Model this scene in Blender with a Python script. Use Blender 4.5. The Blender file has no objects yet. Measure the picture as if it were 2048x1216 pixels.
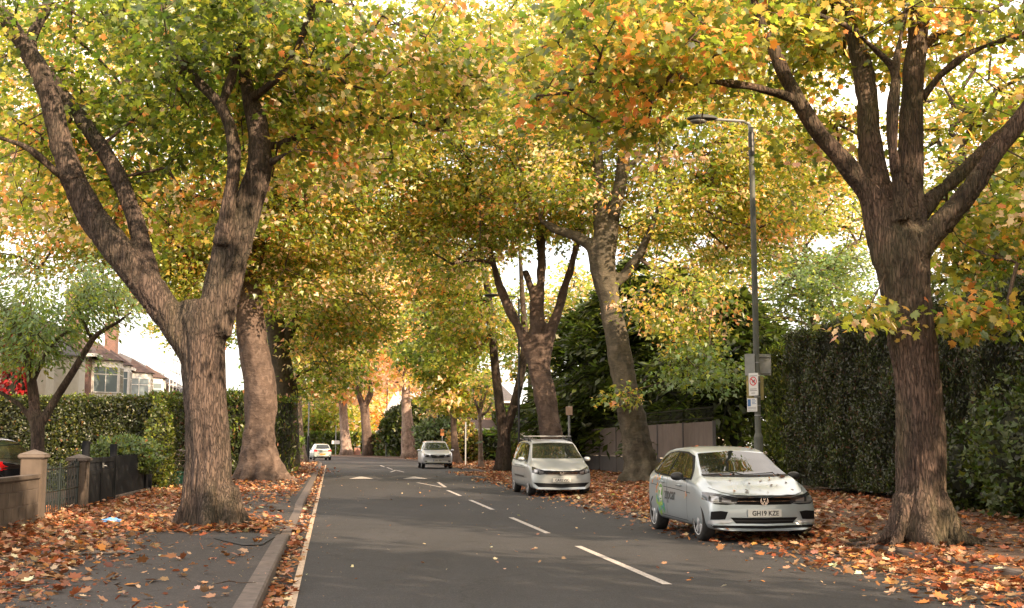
import bpy, bmesh, math, random
import numpy as np
from mathutils import Vector, Matrix, noise
from mathutils.bvhtree import BVHTree
random.seed(7); RNG = np.random.default_rng(7)
S = bpy.context.scene
COL = S.collection
# ------------------------------------------------------------------ camera
FPX = 2400.0; EYE = 1.45; HOR = 889.0
PITCH = math.atan((HOR - 608) / FPX)
cam_d = bpy.data.cameras.new('camera'); cam = bpy.data.objects.new('camera', cam_d); COL.objects.link(cam)
cam_d.sensor_width = 36; cam_d.lens = 36 * FPX / 2048; cam_d.clip_start = .1; cam_d.clip_end = 3000
cam.location = (0, 0, EYE); cam.rotation_euler = (math.pi / 2 + PITCH, 0, 0)
S.camera = cam
# ------------------------------------------------------------------ light
SUN_AZ, SUN_EL = math.radians(138), math.radians(25)   # azimuth clockwise from +Y
w = bpy.data.worlds.new('World'); S.world = w; w.use_nodes = True
nt = w.node_tree; nt.nodes.clear()
sky = nt.nodes.new('ShaderNodeTexSky'); sky.sky_type = 'NISHITA'; sky.sun_disc = False
sky.sun_elevation = SUN_EL; sky.sun_rotation = SUN_AZ; sky.dust_density = 2.0; sky.air_density = 1.0
tc = nt.nodes.new('ShaderNodeTexCoord'); nz = nt.nodes.new('ShaderNodeTexNoise'); nz.inputs['Scale'].default_value = 2.2
nz.inputs['Detail'].default_value = 6; nt.links.new(tc.outputs['Generated'], nz.inputs['Vector'])
rp = nt.nodes.new('ShaderNodeValToRGB'); rp.color_ramp.elements[0].position = .36; rp.color_ramp.elements[1].position = .6
rp.color_ramp.elements[0].color = (.35,) * 3 + (1,); rp.color_ramp.elements[1].color = (1, 1, 1, 1)
mx = nt.nodes.new('ShaderNodeMix'); mx.data_type = 'RGBA'
nt.links.new(nz.outputs['Fac'], rp.inputs['Fac']); nt.links.new(rp.outputs['Color'], mx.inputs[0])
nt.links.new(sky.outputs['Color'], mx.inputs[6]); mx.inputs[7].default_value = (9.6, 8.5, 7.6, 1)   # bright thin cloud
bg = nt.nodes.new('ShaderNodeBackground'); bg.inputs['Strength'].default_value = .15
wo = nt.nodes.new('ShaderNodeOutputWorld'); nt.links.new(mx.outputs[2], bg.inputs['Color']); nt.links.new(bg.outputs[0], wo.inputs[0])
sd = bpy.data.lights.new('sun', 'SUN'); sun = bpy.data.objects.new('sun', sd); COL.objects.link(sun)
sd.energy = 5.0; sd.angle = math.radians(.5); sd.color = (1, .75, .51)
sdir = Vector((math.cos(SUN_EL) * math.sin(SUN_AZ), math.cos(SUN_EL) * math.cos(SUN_AZ), math.sin(SUN_EL)))
sun.rotation_euler = sdir.to_track_quat('Z', 'Y').to_euler()
S.view_settings.view_transform = 'Standard'; S.view_settings.look = 'None'; S.view_settings.gamma = 1
S.view_settings.exposure = 1.25
S.render.engine = 'CYCLES'
cy = S.cycles; cy.max_bounces = 7; cy.diffuse_bounces = 4; cy.glossy_bounces = 3; cy.transmission_bounces = 4; cy.transparent_max_bounces = 6
cy.use_denoising = True; cy.caustics_reflective = False; cy.caustics_refractive = False; cy.sample_clamp_indirect = 6
# ------------------------------------------------------------------ helpers
CP, SP = math.cos(PITCH), math.sin(PITCH)
def P(px, py, Y):
    x = (px - 1024) / FPX; y = (608 - py) / FPX
    d = Vector((x, CP - y * SP, SP + y * CP)); t = Y / d.y
    return Vector((d.x * t, Y, EYE + d.z * t))
def XR(px, Y): return P(px, 889, Y).x
def tag(o, label=None, cat=None, group=None, kind=None):
    if label: o['label'] = label
    if cat: o['category'] = cat
    if group: o['group'] = group
    if kind: o['kind'] = kind
    return o
def empty(name, loc=(0, 0, 0), rz=0, label=None, cat=None, group=None, parent=None):
    o = bpy.data.objects.new(name, None); COL.objects.link(o); o.location = loc; o.rotation_euler = (0, 0, rz)
    o.parent = parent
    return tag(o, label, cat, group)
def obj(name, me, mat=None, parent=None, smooth=False):
    if isinstance(me, bmesh.types.BMesh):
        b = me; me = bpy.data.meshes.new(name); b.normal_update(); b.to_mesh(me); b.free()
    if mat is not None:
        for m in (mat if isinstance(mat, (list, tuple)) else [mat]): me.materials.append(m)
    if smooth: me.polygons.foreach_set('use_smooth', [True] * len(me.polygons))
    o = bpy.data.objects.new(name, me); COL.objects.link(o); o.parent = parent
    return o
def npmesh(name, V, tris, cols=None, k=3):
    V = np.ascontiguousarray(V, dtype=np.float32); F = np.ascontiguousarray(tris, dtype=np.int32)
    me = bpy.data.meshes.new(name); nf = len(F); k = F.shape[1]
    me.vertices.add(len(V)); me.vertices.foreach_set('co', V.ravel())
    me.loops.add(nf * k); me.loops.foreach_set('vertex_index', F.ravel())
    me.polygons.add(nf); me.polygons.foreach_set('loop_start', np.arange(0, nf * k, k, dtype=np.int32))
    me.update(calc_edges=True)
    if cols is not None:
        a = me.color_attributes.new('Col', 'FLOAT_COLOR', 'POINT')
        c = np.ones((len(V), 4), dtype=np.float32); c[:, :3] = cols; a.data.foreach_set('color', c.ravel())
    return me
def copy_tree(o, parent=None):
    c = o.copy(); COL.objects.link(c); c.parent = parent
    for ch in o.children: copy_tree(ch, c)
    return c
def bx(bm, x0, x1, y0, y1, z0, z1, M=None, bev=0):
    r = bmesh.ops.create_cube(bm, size=1)
    vs = r['verts']
    for v in vs:
        v.co = Vector(((x0 + x1) / 2 + v.co.x * (x1 - x0), (y0 + y1) / 2 + v.co.y * (y1 - y0), (z0 + z1) / 2 + v.co.z * (z1 - z0)))
    if bev:
        es = list({e for v in vs for e in v.link_edges})
        g = bmesh.ops.bevel(bm, geom=es, offset=bev, segments=2, affect='EDGES')
        vs = list({v for f in g['faces'] for v in f.verts} | {v for v in vs if v.is_valid})
    if M is not None:
        for v in vs: v.co = M @ v.co
    return vs
def box(name, dims, mat, parent=None, bev=0):
    bm = bmesh.new(); bx(bm, *dims, bev=bev); return obj(name, bm, mat, parent)
def frame_of(d):
    d = Vector(d).normalized(); a = Vector((0, 0, 1)) if abs(d.z) < .9 else Vector((1, 0, 0))
    u = d.cross(a).normalized(); return u, u.cross(d).normalized()
def tube(bm, pts, rads, n=10, cap=True, lobes=None):
    pts = [Vector(p) for p in pts]; rings = []; u0 = None
    for i, p in enumerate(pts):
        d = (pts[min(i + 1, len(pts) - 1)] - pts[max(i - 1, 0)]).normalized()
        if u0 is None: u0, _ = frame_of(d)
        u = (u0 - d * u0.dot(d)).normalized(); v = d.cross(u); u0 = u
        ring = []
        for k in range(n):
            a = 2 * math.pi * k / n; r = rads[i]
            if lobes: r *= 1 + lobes(i, a)
            ring.append(bm.verts.new(p + (u * math.cos(a) + v * math.sin(a)) * r))
        rings.append(ring)
    for i in range(len(rings) - 1):
        for k in range(n):
            bm.faces.new((rings[i][k], rings[i][(k + 1) % n], rings[i + 1][(k + 1) % n], rings[i + 1][k]))
    if cap:
        bm.faces.new(rings[0][::-1]); bm.faces.new(rings[-1])
def smooth_path(pts, rads, step):
    """Catmull-Rom resample"""
    P_ = [Vector(p) for p in pts]; out = []; ro = []
    for i in range(len(P_) - 1):
        a, b, c, d = P_[max(i - 1, 0)], P_[i], P_[i + 1], P_[min(i + 2, len(P_) - 1)]
        n = max(1, int((c - b).length / step))
        for k in range(n):
            t = k / n; t2 = t * t; t3 = t2 * t
            out.append(.5 * ((2 * b) + (c - a) * t + (2 * a - 5 * b + 4 * c - d) * t2 + (3 * b - a - 3 * c + d) * t3))
            ro.append(rads[i] * (1 - t) + rads[i + 1] * t)
    out.append(P_[-1]); ro.append(rads[-1]); return out, ro
# ------------------------------------------------------------------ materials
def mat(name, base=(.5, .5, .5), rough=.6, metal=0, **kw):
    m = bpy.data.materials.new(name); m.use_nodes = True; b = m.node_tree.nodes['Principled BSDF']
    b.inputs['Base Color'].default_value = (*base, 1); b.inputs['Roughness'].default_value = rough; b.inputs['Metallic'].default_value = metal
    for k, v in kw.items(): b.inputs[k].default_value = v
    return m
def nodes(m): return m.node_tree.nodes, m.node_tree.links, m.node_tree.nodes['Principled BSDF']
def mapping(m, scale, coord='Object'):
    N, L, b = nodes(m); t = N.new('ShaderNodeTexCoord'); mp = N.new('ShaderNodeMapping'); mp.inputs['Scale'].default_value = scale
    L.new(t.outputs[coord], mp.inputs['Vector']); return mp.outputs['Vector']
def noise_n(m, vec, scale, detail=5, rough=.55, dist=0):
    N, L, b = nodes(m); n = N.new('ShaderNodeTexNoise'); n.inputs['Scale'].default_value = scale; n.inputs['Detail'].default_value = detail
    n.inputs['Roughness'].default_value = rough; n.inputs['Distortion'].default_value = dist
    L.new(vec, n.inputs['Vector']); return n.outputs['Fac']
def ramp(m, fac, stops):
    N, L, b = nodes(m); r = N.new('ShaderNodeValToRGB'); e = r.color_ramp.elements
    while len(e) < len(stops): e.new(.5)
    for x, (p, c) in zip(e, stops): x.position = p; x.color = (*c, 1) if len(c) == 3 else c
    L.new(fac, r.inputs['Fac']); return r.outputs['Color']
def mixc(m, fac, a, b_, mode='MIX'):
    N, L, b = nodes(m); x = N.new('ShaderNodeMix'); x.data_type = 'RGBA'; x.blend_type = mode
    if isinstance(fac, (int, float)): x.inputs[0].default_value = fac
    else: L.new(fac, x.inputs[0])
    for i, c in ((6, a), (7, b_)):
        if isinstance(c, tuple): x.inputs[i].default_value = (*c, 1)
        else: L.new(c, x.inputs[i])
    return x.outputs[2]
def bump(m, h, strength=.5, dist=.02, prev=None):
    N, L, b = nodes(m); n = N.new('ShaderNodeBump'); n.inputs['Strength'].default_value = strength; n.inputs['Distance'].default_value = dist
    L.new(h, n.inputs['Height'])
    if prev is not None: L.new(prev, n.inputs['Normal'])
    L.new(n.outputs['Normal'], b.inputs['Normal']); return n.outputs['Normal']
def setc(m, c): N, L, b = nodes(m); L.new(c, b.inputs['Base Color'])
def simple(name, c1, c2, scale, rough=.8, bs=.3, bd=.01, vs=(1, 1, 1), detail=6):
    m = mat(name, rough=rough); v = mapping(m, vs); f = noise_n(m, v, scale, detail)
    setc(m, ramp(m, f, [(.3, c1), (.7, c2)])); bump(m, f, bs, bd); return m
def leafmat(name, trans=.5, gloss=.06, tint=1.0):
    m = bpy.data.materials.new(name); m.use_nodes = True; N = m.node_tree.nodes; L = m.node_tree.links; N.clear()
    a = N.new('ShaderNodeAttribute'); a.attribute_name = 'Col'
    d = N.new('ShaderNodeBsdfDiffuse'); t = N.new('ShaderNodeBsdfTranslucent'); g = N.new('ShaderNodeBsdfGlossy'); g.inputs['Roughness'].default_value = .4
    hs = N.new('ShaderNodeHueSaturation'); hs.inputs['Saturation'].default_value = 1.0; hs.inputs['Value'].default_value = 2.0 * tint
    L.new(a.outputs['Color'], d.inputs['Color']); L.new(a.outputs['Color'], hs.inputs['Color']); L.new(hs.outputs[0], t.inputs['Color'])
    m1 = N.new('ShaderNodeMixShader'); m1.inputs[0].default_value = trans; L.new(d.outputs[0], m1.inputs[1]); L.new(t.outputs[0], m1.inputs[2])
    m2 = N.new('ShaderNodeMixShader'); m2.inputs[0].default_value = gloss; L.new(m1.outputs[0], m2.inputs[1]); L.new(g.outputs[0], m2.inputs[2])
    o = N.new('ShaderNodeOutputMaterial'); L.new(m2.outputs[0], o.inputs[0]); return m
LEAF = leafmat('leaf', .58); LITTER = leafmat('fallen_leaf', .12, .04); HEDGE = leafmat('hedge_leaf', .3, .05)

def asphalt(name, c1, c2, stain, cracks=0):
    m = mat(name, rough=.85); v = mapping(m, (1, 1, 1))
    big = noise_n(m, v, .35, 5, .6); fine = noise_n(m, v, 60, 3, .7); mid = noise_n(m, v, 4, 5, .6)
    c = ramp(m, big, [(.3, c1), (.7, c2)]); c = mixc(m, .25, c, ramp(m, mid, [(.35, stain), (.65, c2)]))
    N, L, b = nodes(m); vo = N.new('ShaderNodeTexVoronoi'); vo.inputs['Scale'].default_value = 85; L.new(v, vo.inputs['Vector'])
    sp = ramp(m, vo.outputs['Color'], [(.55, (.75,) * 3), (.95, (1.9,) * 3)])
    if cracks:
        wn = N.new('ShaderNodeTexNoise'); wn.inputs['Scale'].default_value = 1.3; wn.inputs['Detail'].default_value = 6; L.new(v, wn.inputs['Vector'])
        ad = N.new('ShaderNodeVectorMath'); ad.operation = 'ADD'; L.new(v, ad.inputs[0]); L.new(wn.outputs['Color'], ad.inputs[1])
        ce = N.new('ShaderNodeTexVoronoi'); ce.feature = 'DISTANCE_TO_EDGE'; ce.inputs['Scale'].default_value = .22; L.new(ad.outputs[0], ce.inputs['Vector'])
        c = mixc(m, 1.0, c, ramp(m, ce.outputs['Distance'], [(0, (.45,) * 3), (.006, (1, 1, 1))]), 'MULTIPLY')
        st = noise_n(m, mapping(m, (1.1, .09, 1)), 1.0, 4, .6); c = mixc(m, 1.0, c, ramp(m, st, [(.35, (.80,) * 3), (.65, (1.18,) * 3)]), 'MULTIPLY')
        bl = noise_n(m, v, .9, 7, .75); c = mixc(m, 1.0, c, ramp(m, bl, [(.28, (.62,) * 3), (.42, (1, 1, 1))]), 'MULTIPLY')
    c = mixc(m, 1.0, c, sp, 'MULTIPLY'); setc(m, c); n1 = bump(m, vo.outputs['Distance'], .5, .006); bump(m, mid, .25, .01, n1)
    return m
M_ROAD = asphalt('road_asphalt', (.0225, .0222, .0240), (.0315, .0308, .0330), (.018, .0165, .017), 1)
M_PAVE = asphalt('pavement_asphalt', (.034, .029, .028), (.050, .043, .041), (.026, .022, .02), 1)
M_PATCH = asphalt('dark_patch', (.028, .028, .03), (.036, .036, .038), (.026, .026, .026))
M_KERB = simple('kerb_stone', (.13, .105, .09), (.21, .17, .15), 9, .85, .4, .01)
M_EARTH = simple('earth', (.045, .026, .017), (.10, .055, .032), 3, .95, .6, .05)
M_GRASS = simple('grass_ground', (.03, .04, .012), (.07, .075, .03), 2, .95, .6, .05)
def paint(name, col):
    m = mat(name, rough=.7); v = mapping(m, (1, 1, 1)); f = noise_n(m, v, 30, 6, .8)
    setc(m, ramp(m, f, [(.38, tuple(x * .22 for x in col)), (.47, tuple(x * .7 for x in col)), (.62, col)])); return m
M_WHITE = paint('road_paint_white', (.55, .50, .46)); M_YEL = paint('road_paint_cream', (.62, .47, .34))
def bark(name, c1, c2, moss, mossamt, vsz=(8, 8, 1.9), bs=.9):
    m = mat(name, rough=.95); v = mapping(m, vsz)
    N, L, b = nodes(m)
    f = noise_n(m, v, 2.2, 8, .65, 1.2); v2 = mapping(m, (1, 1, .5)); g = noise_n(m, v2, 1.1, 6, .7); g2 = noise_n(m, mapping(m, (1.3, 1.3, .35)), 2.3, 6, .7); g3 = noise_n(m, mapping(m, (1, 1, 1)), 16, 4, .7)
    mp = mapping(m, (12, 12, 2.0)); w1 = N.new('ShaderNodeTexVoronoi'); w1.feature = 'DISTANCE_TO_EDGE'; w1.inputs['Scale'].default_value = 2.0
    ds = N.new('ShaderNodeVectorMath'); ds.operation = 'ADD'; cn = N.new('ShaderNodeTexNoise'); cn.inputs['Scale'].default_value = 1.5; L.new(mp, cn.inputs['Vector'])
    L.new(mp, ds.inputs[0]); L.new(cn.outputs['Color'], ds.inputs[1]); L.new(ds.outputs[0], w1.inputs['Vector'])
    ck = ramp(m, w1.outputs['Distance'], [(0, (0, 0, 0)), (.16, (1, 1, 1))])
    c = ramp(m, f, [(.3, c1), (.72, c2)]); c = mixc(m, .55, c, ramp(m, w1.outputs['Distance'], [(0, tuple(x * .35 for x in c1)), (.2, c2)]))
    c = mixc(m, ramp(m, g, [(.5 - mossamt * .12, (0, 0, 0)), (.62, (mossamt,) * 3)]), c, moss)
    c = mixc(m, 1, c, ramp(m, g2, [(.34, (.42, .38, .36)), (.5, (.95, .95, .95)), (.68, (1.35, 1.32, 1.25))]), 'MULTIPLY')
    c = mixc(m, ramp(m, g3, [(.60, (0, 0, 0)), (.68, (.35 * mossamt,) * 3)]), c, (.15, .15, .115))
    setc(m, c); n1 = bump(m, ck, .9 * bs, .03); bump(m, f, bs, .04, n1); return m
M_BARK = bark('maple_bark', (.045, .031, .024), (.15, .105, .082), (.035, .038, .018), .5)
M_BARK_R = bark('maple_bark_brown', (.055, .034, .026), (.16, .105, .08), (.055, .058, .024), .6)
M_BARKT = bark('twig_bark', (.06, .04, .03), (.13, .09, .065), (.06, .06, .03), .2, (4, 4, 2), .3)
def planebark(name, cols, sc=1.0):
    m = mat(name, rough=.85); v = mapping(m, (2.2 * sc, 2.2 * sc, 1.4 * sc)); N, L, b = nodes(m)
    cn = N.new('ShaderNodeTexNoise'); cn.inputs['Scale'].default_value = 2; cn.inputs['Detail'].default_value = 5; L.new(v, cn.inputs['Vector'])
    ds = N.new('ShaderNodeVectorMath'); ds.operation = 'ADD'; L.new(v, ds.inputs[0]); L.new(cn.outputs['Color'], ds.inputs[1])
    vo = N.new('ShaderNodeTexVoronoi'); vo.inputs['Scale'].default_value = 2.6; L.new(ds.outputs[0], vo.inputs['Vector'])
    c = ramp(m, vo.outputs['Color'], [(.2, cols[0]), (.5, cols[1]), (.8, cols[2])])
    f = noise_n(m, mapping(m, (3, 3, 9)), 1.5, 6, .7); c = mixc(m, .35, c, ramp(m, f, [(.35, tuple(x * .5 for x in cols[0])), (.65, cols[2])]))
    g2 = noise_n(m, mapping(m, (1, 1, .6)), 1.5, 6, .7); c = mixc(m, 1, c, ramp(m, g2, [(.34, (.5, .45, .42)), (.52, (1, 1, 1)), (.7, (1.3, 1.25, 1.2))]), 'MULTIPLY')
    setc(m, c); n1 = bump(m, vo.outputs['Distance'], .5, .03); bump(m, f, .9, .05, n1); return m
M_PLANE = planebark('plane_bark', [(.065, .042, .030), (.10, .066, .048), (.15, .105, .08)])
M_PLANE_P = planebark('pale_plane_bark', [(.17, .12, .095), (.26, .19, .15), (.36, .27, .22)])
M_PLANE_G = planebark('green_plane_bark', [(.06, .052, .034), (.085, .072, .045), (.12, .098, .068)])
M_METAL = mat('grey_galvanised', (.30, .31, .31), .5, .5)
M_POST = simple('weathered_green_post', (.04, .05, .045), (.13, .135, .115), 6, .7, .3, .004, (1, 1, .5))
M_BLACK = mat('black_paint', (.018, .019, .022), .42)
M_DARK = mat('dark_plastic', (.02, .02, .022), .5)
def brick(name, c1, c2, mortar, sc=4.2):
    m = mat(name, rough=.9); N, L, b = nodes(m); t = N.new('ShaderNodeTexCoord'); sx = N.new('ShaderNodeSeparateXYZ'); L.new(t.outputs['Object'], sx.inputs[0])
    ad = N.new('ShaderNodeMath'); L.new(sx.outputs['X'], ad.inputs[0]); L.new(sx.outputs['Y'], ad.inputs[1])
    cb = N.new('ShaderNodeCombineXYZ'); L.new(ad.outputs[0], cb.inputs[0]); L.new(sx.outputs['Z'], cb.inputs[1])
    br = N.new('ShaderNodeTexBrick'); br.inputs['Scale'].default_value = sc; br.inputs['Color1'].default_value = (*c1, 1); br.inputs['Color2'].default_value = (*c2, 1)
    br.inputs['Mortar'].default_value = (*mortar, 1); br.inputs['Mortar Size'].default_value = .015; L.new(cb.outputs[0], br.inputs['Vector'])
    setc(m, br.outputs['Color']); return m
M_BRICK = brick('red_brick', (.19, .085, .062), (.13, .06, .046), (.3, .27, .23)); M_CREAM = simple('cream_render', (.5, .44, .36), (.6, .54, .46), 3, .9, .1)
M_ROOF = brick('roof_tile', (.105, .062, .048), (.07, .044, .036), (.04, .03, .03), 3.5)
M_SLATE = brick('grey_roof_tile', (.12, .11, .11), (.08, .075, .078), (.03, .03, .03), 3.5)
M_WPAINT = simple('white_woodwork', (.66, .63, .58), (.78, .76, .72), 5, .6, .1)
M_PANE = mat('window_glass', (.02, .025, .03), .04, 0, **{'IOR': 1.6})
M_CURT = mat('net_curtain_glass', (.16, .2, .21), .1)
def wood(name, c1, c2):
    m = mat(name, rough=.85); f = noise_n(m, mapping(m, (6, 6, .5)), 3, 8, .7, .5); g = noise_n(m, mapping(m, (1, 1, 1)), .8, 4)
    c = ramp(m, f, [(.3, c1), (.7, c2)]); c = mixc(m, .35, c, ramp(m, g, [(.35, tuple(x * .6 for x in c1)), (.65, c2)])); setc(m, c); bump(m, f, .4, .01); return m
M_FENCE = wood('weathered_fence_boards', (.15, .12, .105), (.24, .195, .175)); M_CONC = simple('concrete', (.085, .066, .054), (.15, .122, .10), 5, .9, .5, .01)
M_GRAVELB = wood('dark_gravel_board', (.075, .07, .07), (.11, .10, .10))
# block wall
M_BLOCK = mat('stained_block_wall', rough=.92)
_v = mapping(M_BLOCK, (1, 1, 1)); _g = noise_n(M_BLOCK, _v, 3, 7, .7); _h = noise_n(M_BLOCK, mapping(M_BLOCK, (1, 1, .25)), 5, 5, .6); _s = noise_n(M_BLOCK, _v, 45, 3, .6)
_c = ramp(M_BLOCK, _g, [(.3, (.06, .042, .031)), (.7, (.125, .095, .072))]); _c = mixc(M_BLOCK, .45, _c, ramp(M_BLOCK, _h, [(.35, (.07, .055, .04)), (.6, (.14, .11, .085))]))
setc(M_BLOCK, _c); bump(M_BLOCK, _s, .35, .006)
# ------------------------------------------------------------------ ground, road, pavements
def lk(Y): return -.60 - .15 * Y
def rk(Y): return 7.15 - .14 * Y
LK = [(lk(y), y) for y in (-40, -20, 0, 5, 10, 15, 18, 19, 20, 23, 26, 26.6, 27.4, 30, 35, 40, 50, 60, 70, 80, 88)] + [(-15.2, 96), (-17.6, 106), (-21, 116), (-27, 128), (-36, 141), (-60, 162), (-100, 185)]
RK = [(rk(y), y) for y in (-40, -20, 0, 5, 10, 15, 18, 20, 24, 28, 32, 40, 50, 60, 70, 80, 86)] + [(-6.0, 93), (-7.4, 100), (-10.3, 112), (-15, 128), (-22.5, 145), (-34, 162), (-60, 186), (-100, 210)]
def drop(Y): # dropped kerb between two raised stretches of the left pavement
    if Y <= 18.2 or Y >= 27.2: return 1.0
    if Y < 19.4: return 1 - (Y - 18.2) / 1.2 * .85
    if Y > 26.9: return .15 + (Y - 26.9) / .3 * .85
    return .15
def offs(poly, d):
    out = []
    for i, p in enumerate(poly):
        a = Vector(poly[max(i - 1, 0)]); b = Vector(poly[min(i + 1, len(poly) - 1)]); t = (b - a).normalized()
        out.append(Vector(p) + Vector((t.y, -t.x)) * d)   # +d = right of travel
    return out
def dens(poly, step):
    out = []
    for a, b in zip(poly[:-1], poly[1:]):
        a, b = Vector(a), Vector(b); n = max(1, int((b - a).length / step))
        for k in range(n): out.append(a.lerp(b, k / n))
    out.append(Vector(poly[-1])); return out
def strip(name, A, B, z, m, cols=1, zf=None, kind='structure'):
    bm = bmesh.new(); rows = []
    for a, b in zip(A, B):
        r = []
        for k in range(cols + 1):
            p = Vector(a).lerp(Vector(b), k / cols); zz = z if zf is None else zf(p.x, p.y, k / cols)
            r.append(bm.verts.new((p.x, p.y, zz)))
        rows.append(r)
    for i in range(len(rows) - 1):
        for k in range(cols): bm.faces.new((rows[i][k], rows[i][k + 1], rows[i + 1][k + 1], rows[i + 1][k]))
    o = obj(name, bm, m, smooth=True); 
    if kind: o['kind'] = kind
    return o
bm = bmesh.new()
for x, y in ((-900, -300), (900, -300), (900, 1500), (-900, 1500)): bm.verts.new((x, y, -.03))
bm.faces.new(bm.verts); g = obj('ground', bm, M_GRASS); g['kind'] = 'structure'
n = 60
def rs(poly, n):
    d = dens(poly, .5); return d
def resamp(poly, n):
    pts = [Vector(p) for p in poly]; L = [0]
    for a, b in zip(pts[:-1], pts[1:]): L.append(L[-1] + (b - a).length)
    out = []; j = 0
    for i in range(n):
        s = L[-1] * (i / (n - 1)) ; 
        while j < len(L) - 2 and L[j + 1] < s: j += 1
        out.append(pts[j].lerp(pts[j + 1], (s - L[j]) / (L[j + 1] - L[j])))
    return out
strip('road', resamp(LK, 260), resamp(RK, 260), 0, M_ROAD, 12)
def zpl(x, y, t):      # left pavement: t=0 at kerb
    s = max(0, 1 - t * 3.0); lift = .12 * (1 - (1 - drop(y)) * s)
    dt = math.hypot(x + 4.9, y - 19.5)
    return lift - .004 + .010 * noise.noise(Vector((x, y, 0))) + .09 * math.exp(-(dt / 1.0) ** 2)
A = dens(LK, 1.0)
strip('pavement', offs(A, -.18), offs(A, -4.6), .12, M_PAVE, 14, zpl)
def zpr(x, y, t):
    return .118 + .10 * t * (1 if y < 60 else .4) + .03 * noise.noise(Vector((x * .8, y * .8, 3))) * min(1, t * 8)
M_VERGE = simple('leaf_mould_verge', (.05, .032, .022), (.13, .075, .048), 2.2, .95, .7, .04)
B = dens(RK, 1.0)
strip('pavement', offs(B, .16), offs(B, 6.2), .12, M_VERGE, 12, zpr)
def strip_line(name, Y0, Y1, xf, w, z, m):
    ys = np.linspace(Y0, Y1, max(2, int((Y1 - Y0) / 2) + 2)); return strip(name, [(xf(y) - w / 2, y) for y in ys], [(xf(y) + w / 2, y) for y in ys], z, m)
strip('garden_ground', [(-.6 - 4.6 - .15 * y - .02, y) for y in range(-30, 101, 10)], [(-120, y) for y in range(-30, 101, 10)], .09, M_EARTH)
strip('garden_ground', offs(B, 6.1), [Vector((p.x + 70, p.y + max(0, p.y - 80) * .6)) for p in offs(B, 6.1)], .24, M_EARTH)
# kerbs
def kerb(name, poly, w, zf, side):
    bm = bmesh.new(); a = offs(poly, 0); b = offs(poly, w * side); rings = []
    for p, q in zip(a, b):
        z = zf(p.y); s = (q - p).normalized() * .02
        rings.append([bm.verts.new((p.x, p.y, -.02)), bm.verts.new((p.x, p.y, z - .02)), bm.verts.new((p.x + s.x, p.y + s.y, z)), bm.verts.new((q.x, q.y, z)), bm.verts.new((q.x, q.y, -.02))])
    for r, t in zip(rings[:-1], rings[1:]):
        for k in range(4): bm.faces.new((r[k], t[k], t[k + 1], r[k + 1]) if side > 0 else (r[k + 1], t[k + 1], t[k], r[k]))
    bm.normal_update(); o = obj(name, bm, M_KERB_J); o['kind'] = 'structure'; return o
M_KERB_J = mat('kerb', rough=.9); _v = mapping(M_KERB_J, (1, 1, 1)); _f = noise_n(M_KERB_J, _v, 7, 6, .7); _f2 = noise_n(M_KERB_J, _v, 70, 3)
_N, _L, _b = nodes(M_KERB_J); _t = _N.new('ShaderNodeTexCoord'); _s = _N.new('ShaderNodeSeparateXYZ'); _L.new(_t.outputs['Object'], _s.inputs[0])
_m = _N.new('ShaderNodeMath'); _m.operation = 'FRACT'; _d = _N.new('ShaderNodeMath'); _d.operation = 'MULTIPLY'; _d.inputs[1].default_value = 1.09; _L.new(_s.outputs['Y'], _d.inputs[0]); _L.new(_d.outputs[0], _m.inputs[0])
_j = ramp(M_KERB_J, _m.outputs[0], [(0, (.25,) * 3), (.022, (1, 1, 1))])
_c = mixc(M_KERB_J, 1.0, ramp(M_KERB_J, _f, [(.3, (.075, .058, .05)), (.7, (.155, .125, .108))]), _j, 'MULTIPLY')
setc(M_KERB_J, _c); bump(M_KERB_J, _f2, .3, .006)
kerb('kerb', dens(LK, .4), .18, lambda y: .12 * drop(y) + .004, -1)
kerb('kerb', dens(RK, .5), .16, lambda y: .118 + (.012 * noise.noise(Vector((y, 0, 0)))), 1)
# painted lines
strip_line('road_marking', -10, 86, lambda y: -.33 - .15 * y, .075, .005, M_YEL)
def cl(y): return 3.43 - .142 * y
for y0, y1 in ((12.75, 17.5), (20, 24.3), (27.2, 31.9), (34.5, 38.6), (5.6, 10.3), (-2, 2.6)):
    strip_line('road_marking', y0, y1, cl, .10, .005, M_WHITE)
def quad(name, pts, z, m):
    bm = bmesh.new(); bm.faces.new([bm.verts.new((p[0], p[1], z)) for p in pts]); o = obj(name, bm, m); o['kind'] = 'structure'; return o
def gp(px, py): Y = EYE * FPX / (py - HOR) ; p = P(px, py, Y); k = EYE / (EYE - p.z); return (p.x * k, Y * k)
def seg(px0, py0, px1, py1, w=.1):
    a, b = Vector(gp(px0, py0)), Vector(gp(px1, py1)); t = (b - a).normalized(); n = Vector((t.y, -t.x)) * w / 2
    quad('road_marking', [a - n, b - n, b + n, a + n][::-1], .005, M_WHITE)
seg(834, 965.2, 884, 974.6, .09); seg(876, 964.5, 891, 974.6, .11); seg(836, 964.2, 868, 964.8, .08)
seg(761, 931, 769, 934, .1); seg(774, 935, 785, 939, .1); seg(781, 944.5, 792, 940.2, .12); seg(791, 940.2, 808, 944.4, .1)
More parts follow.
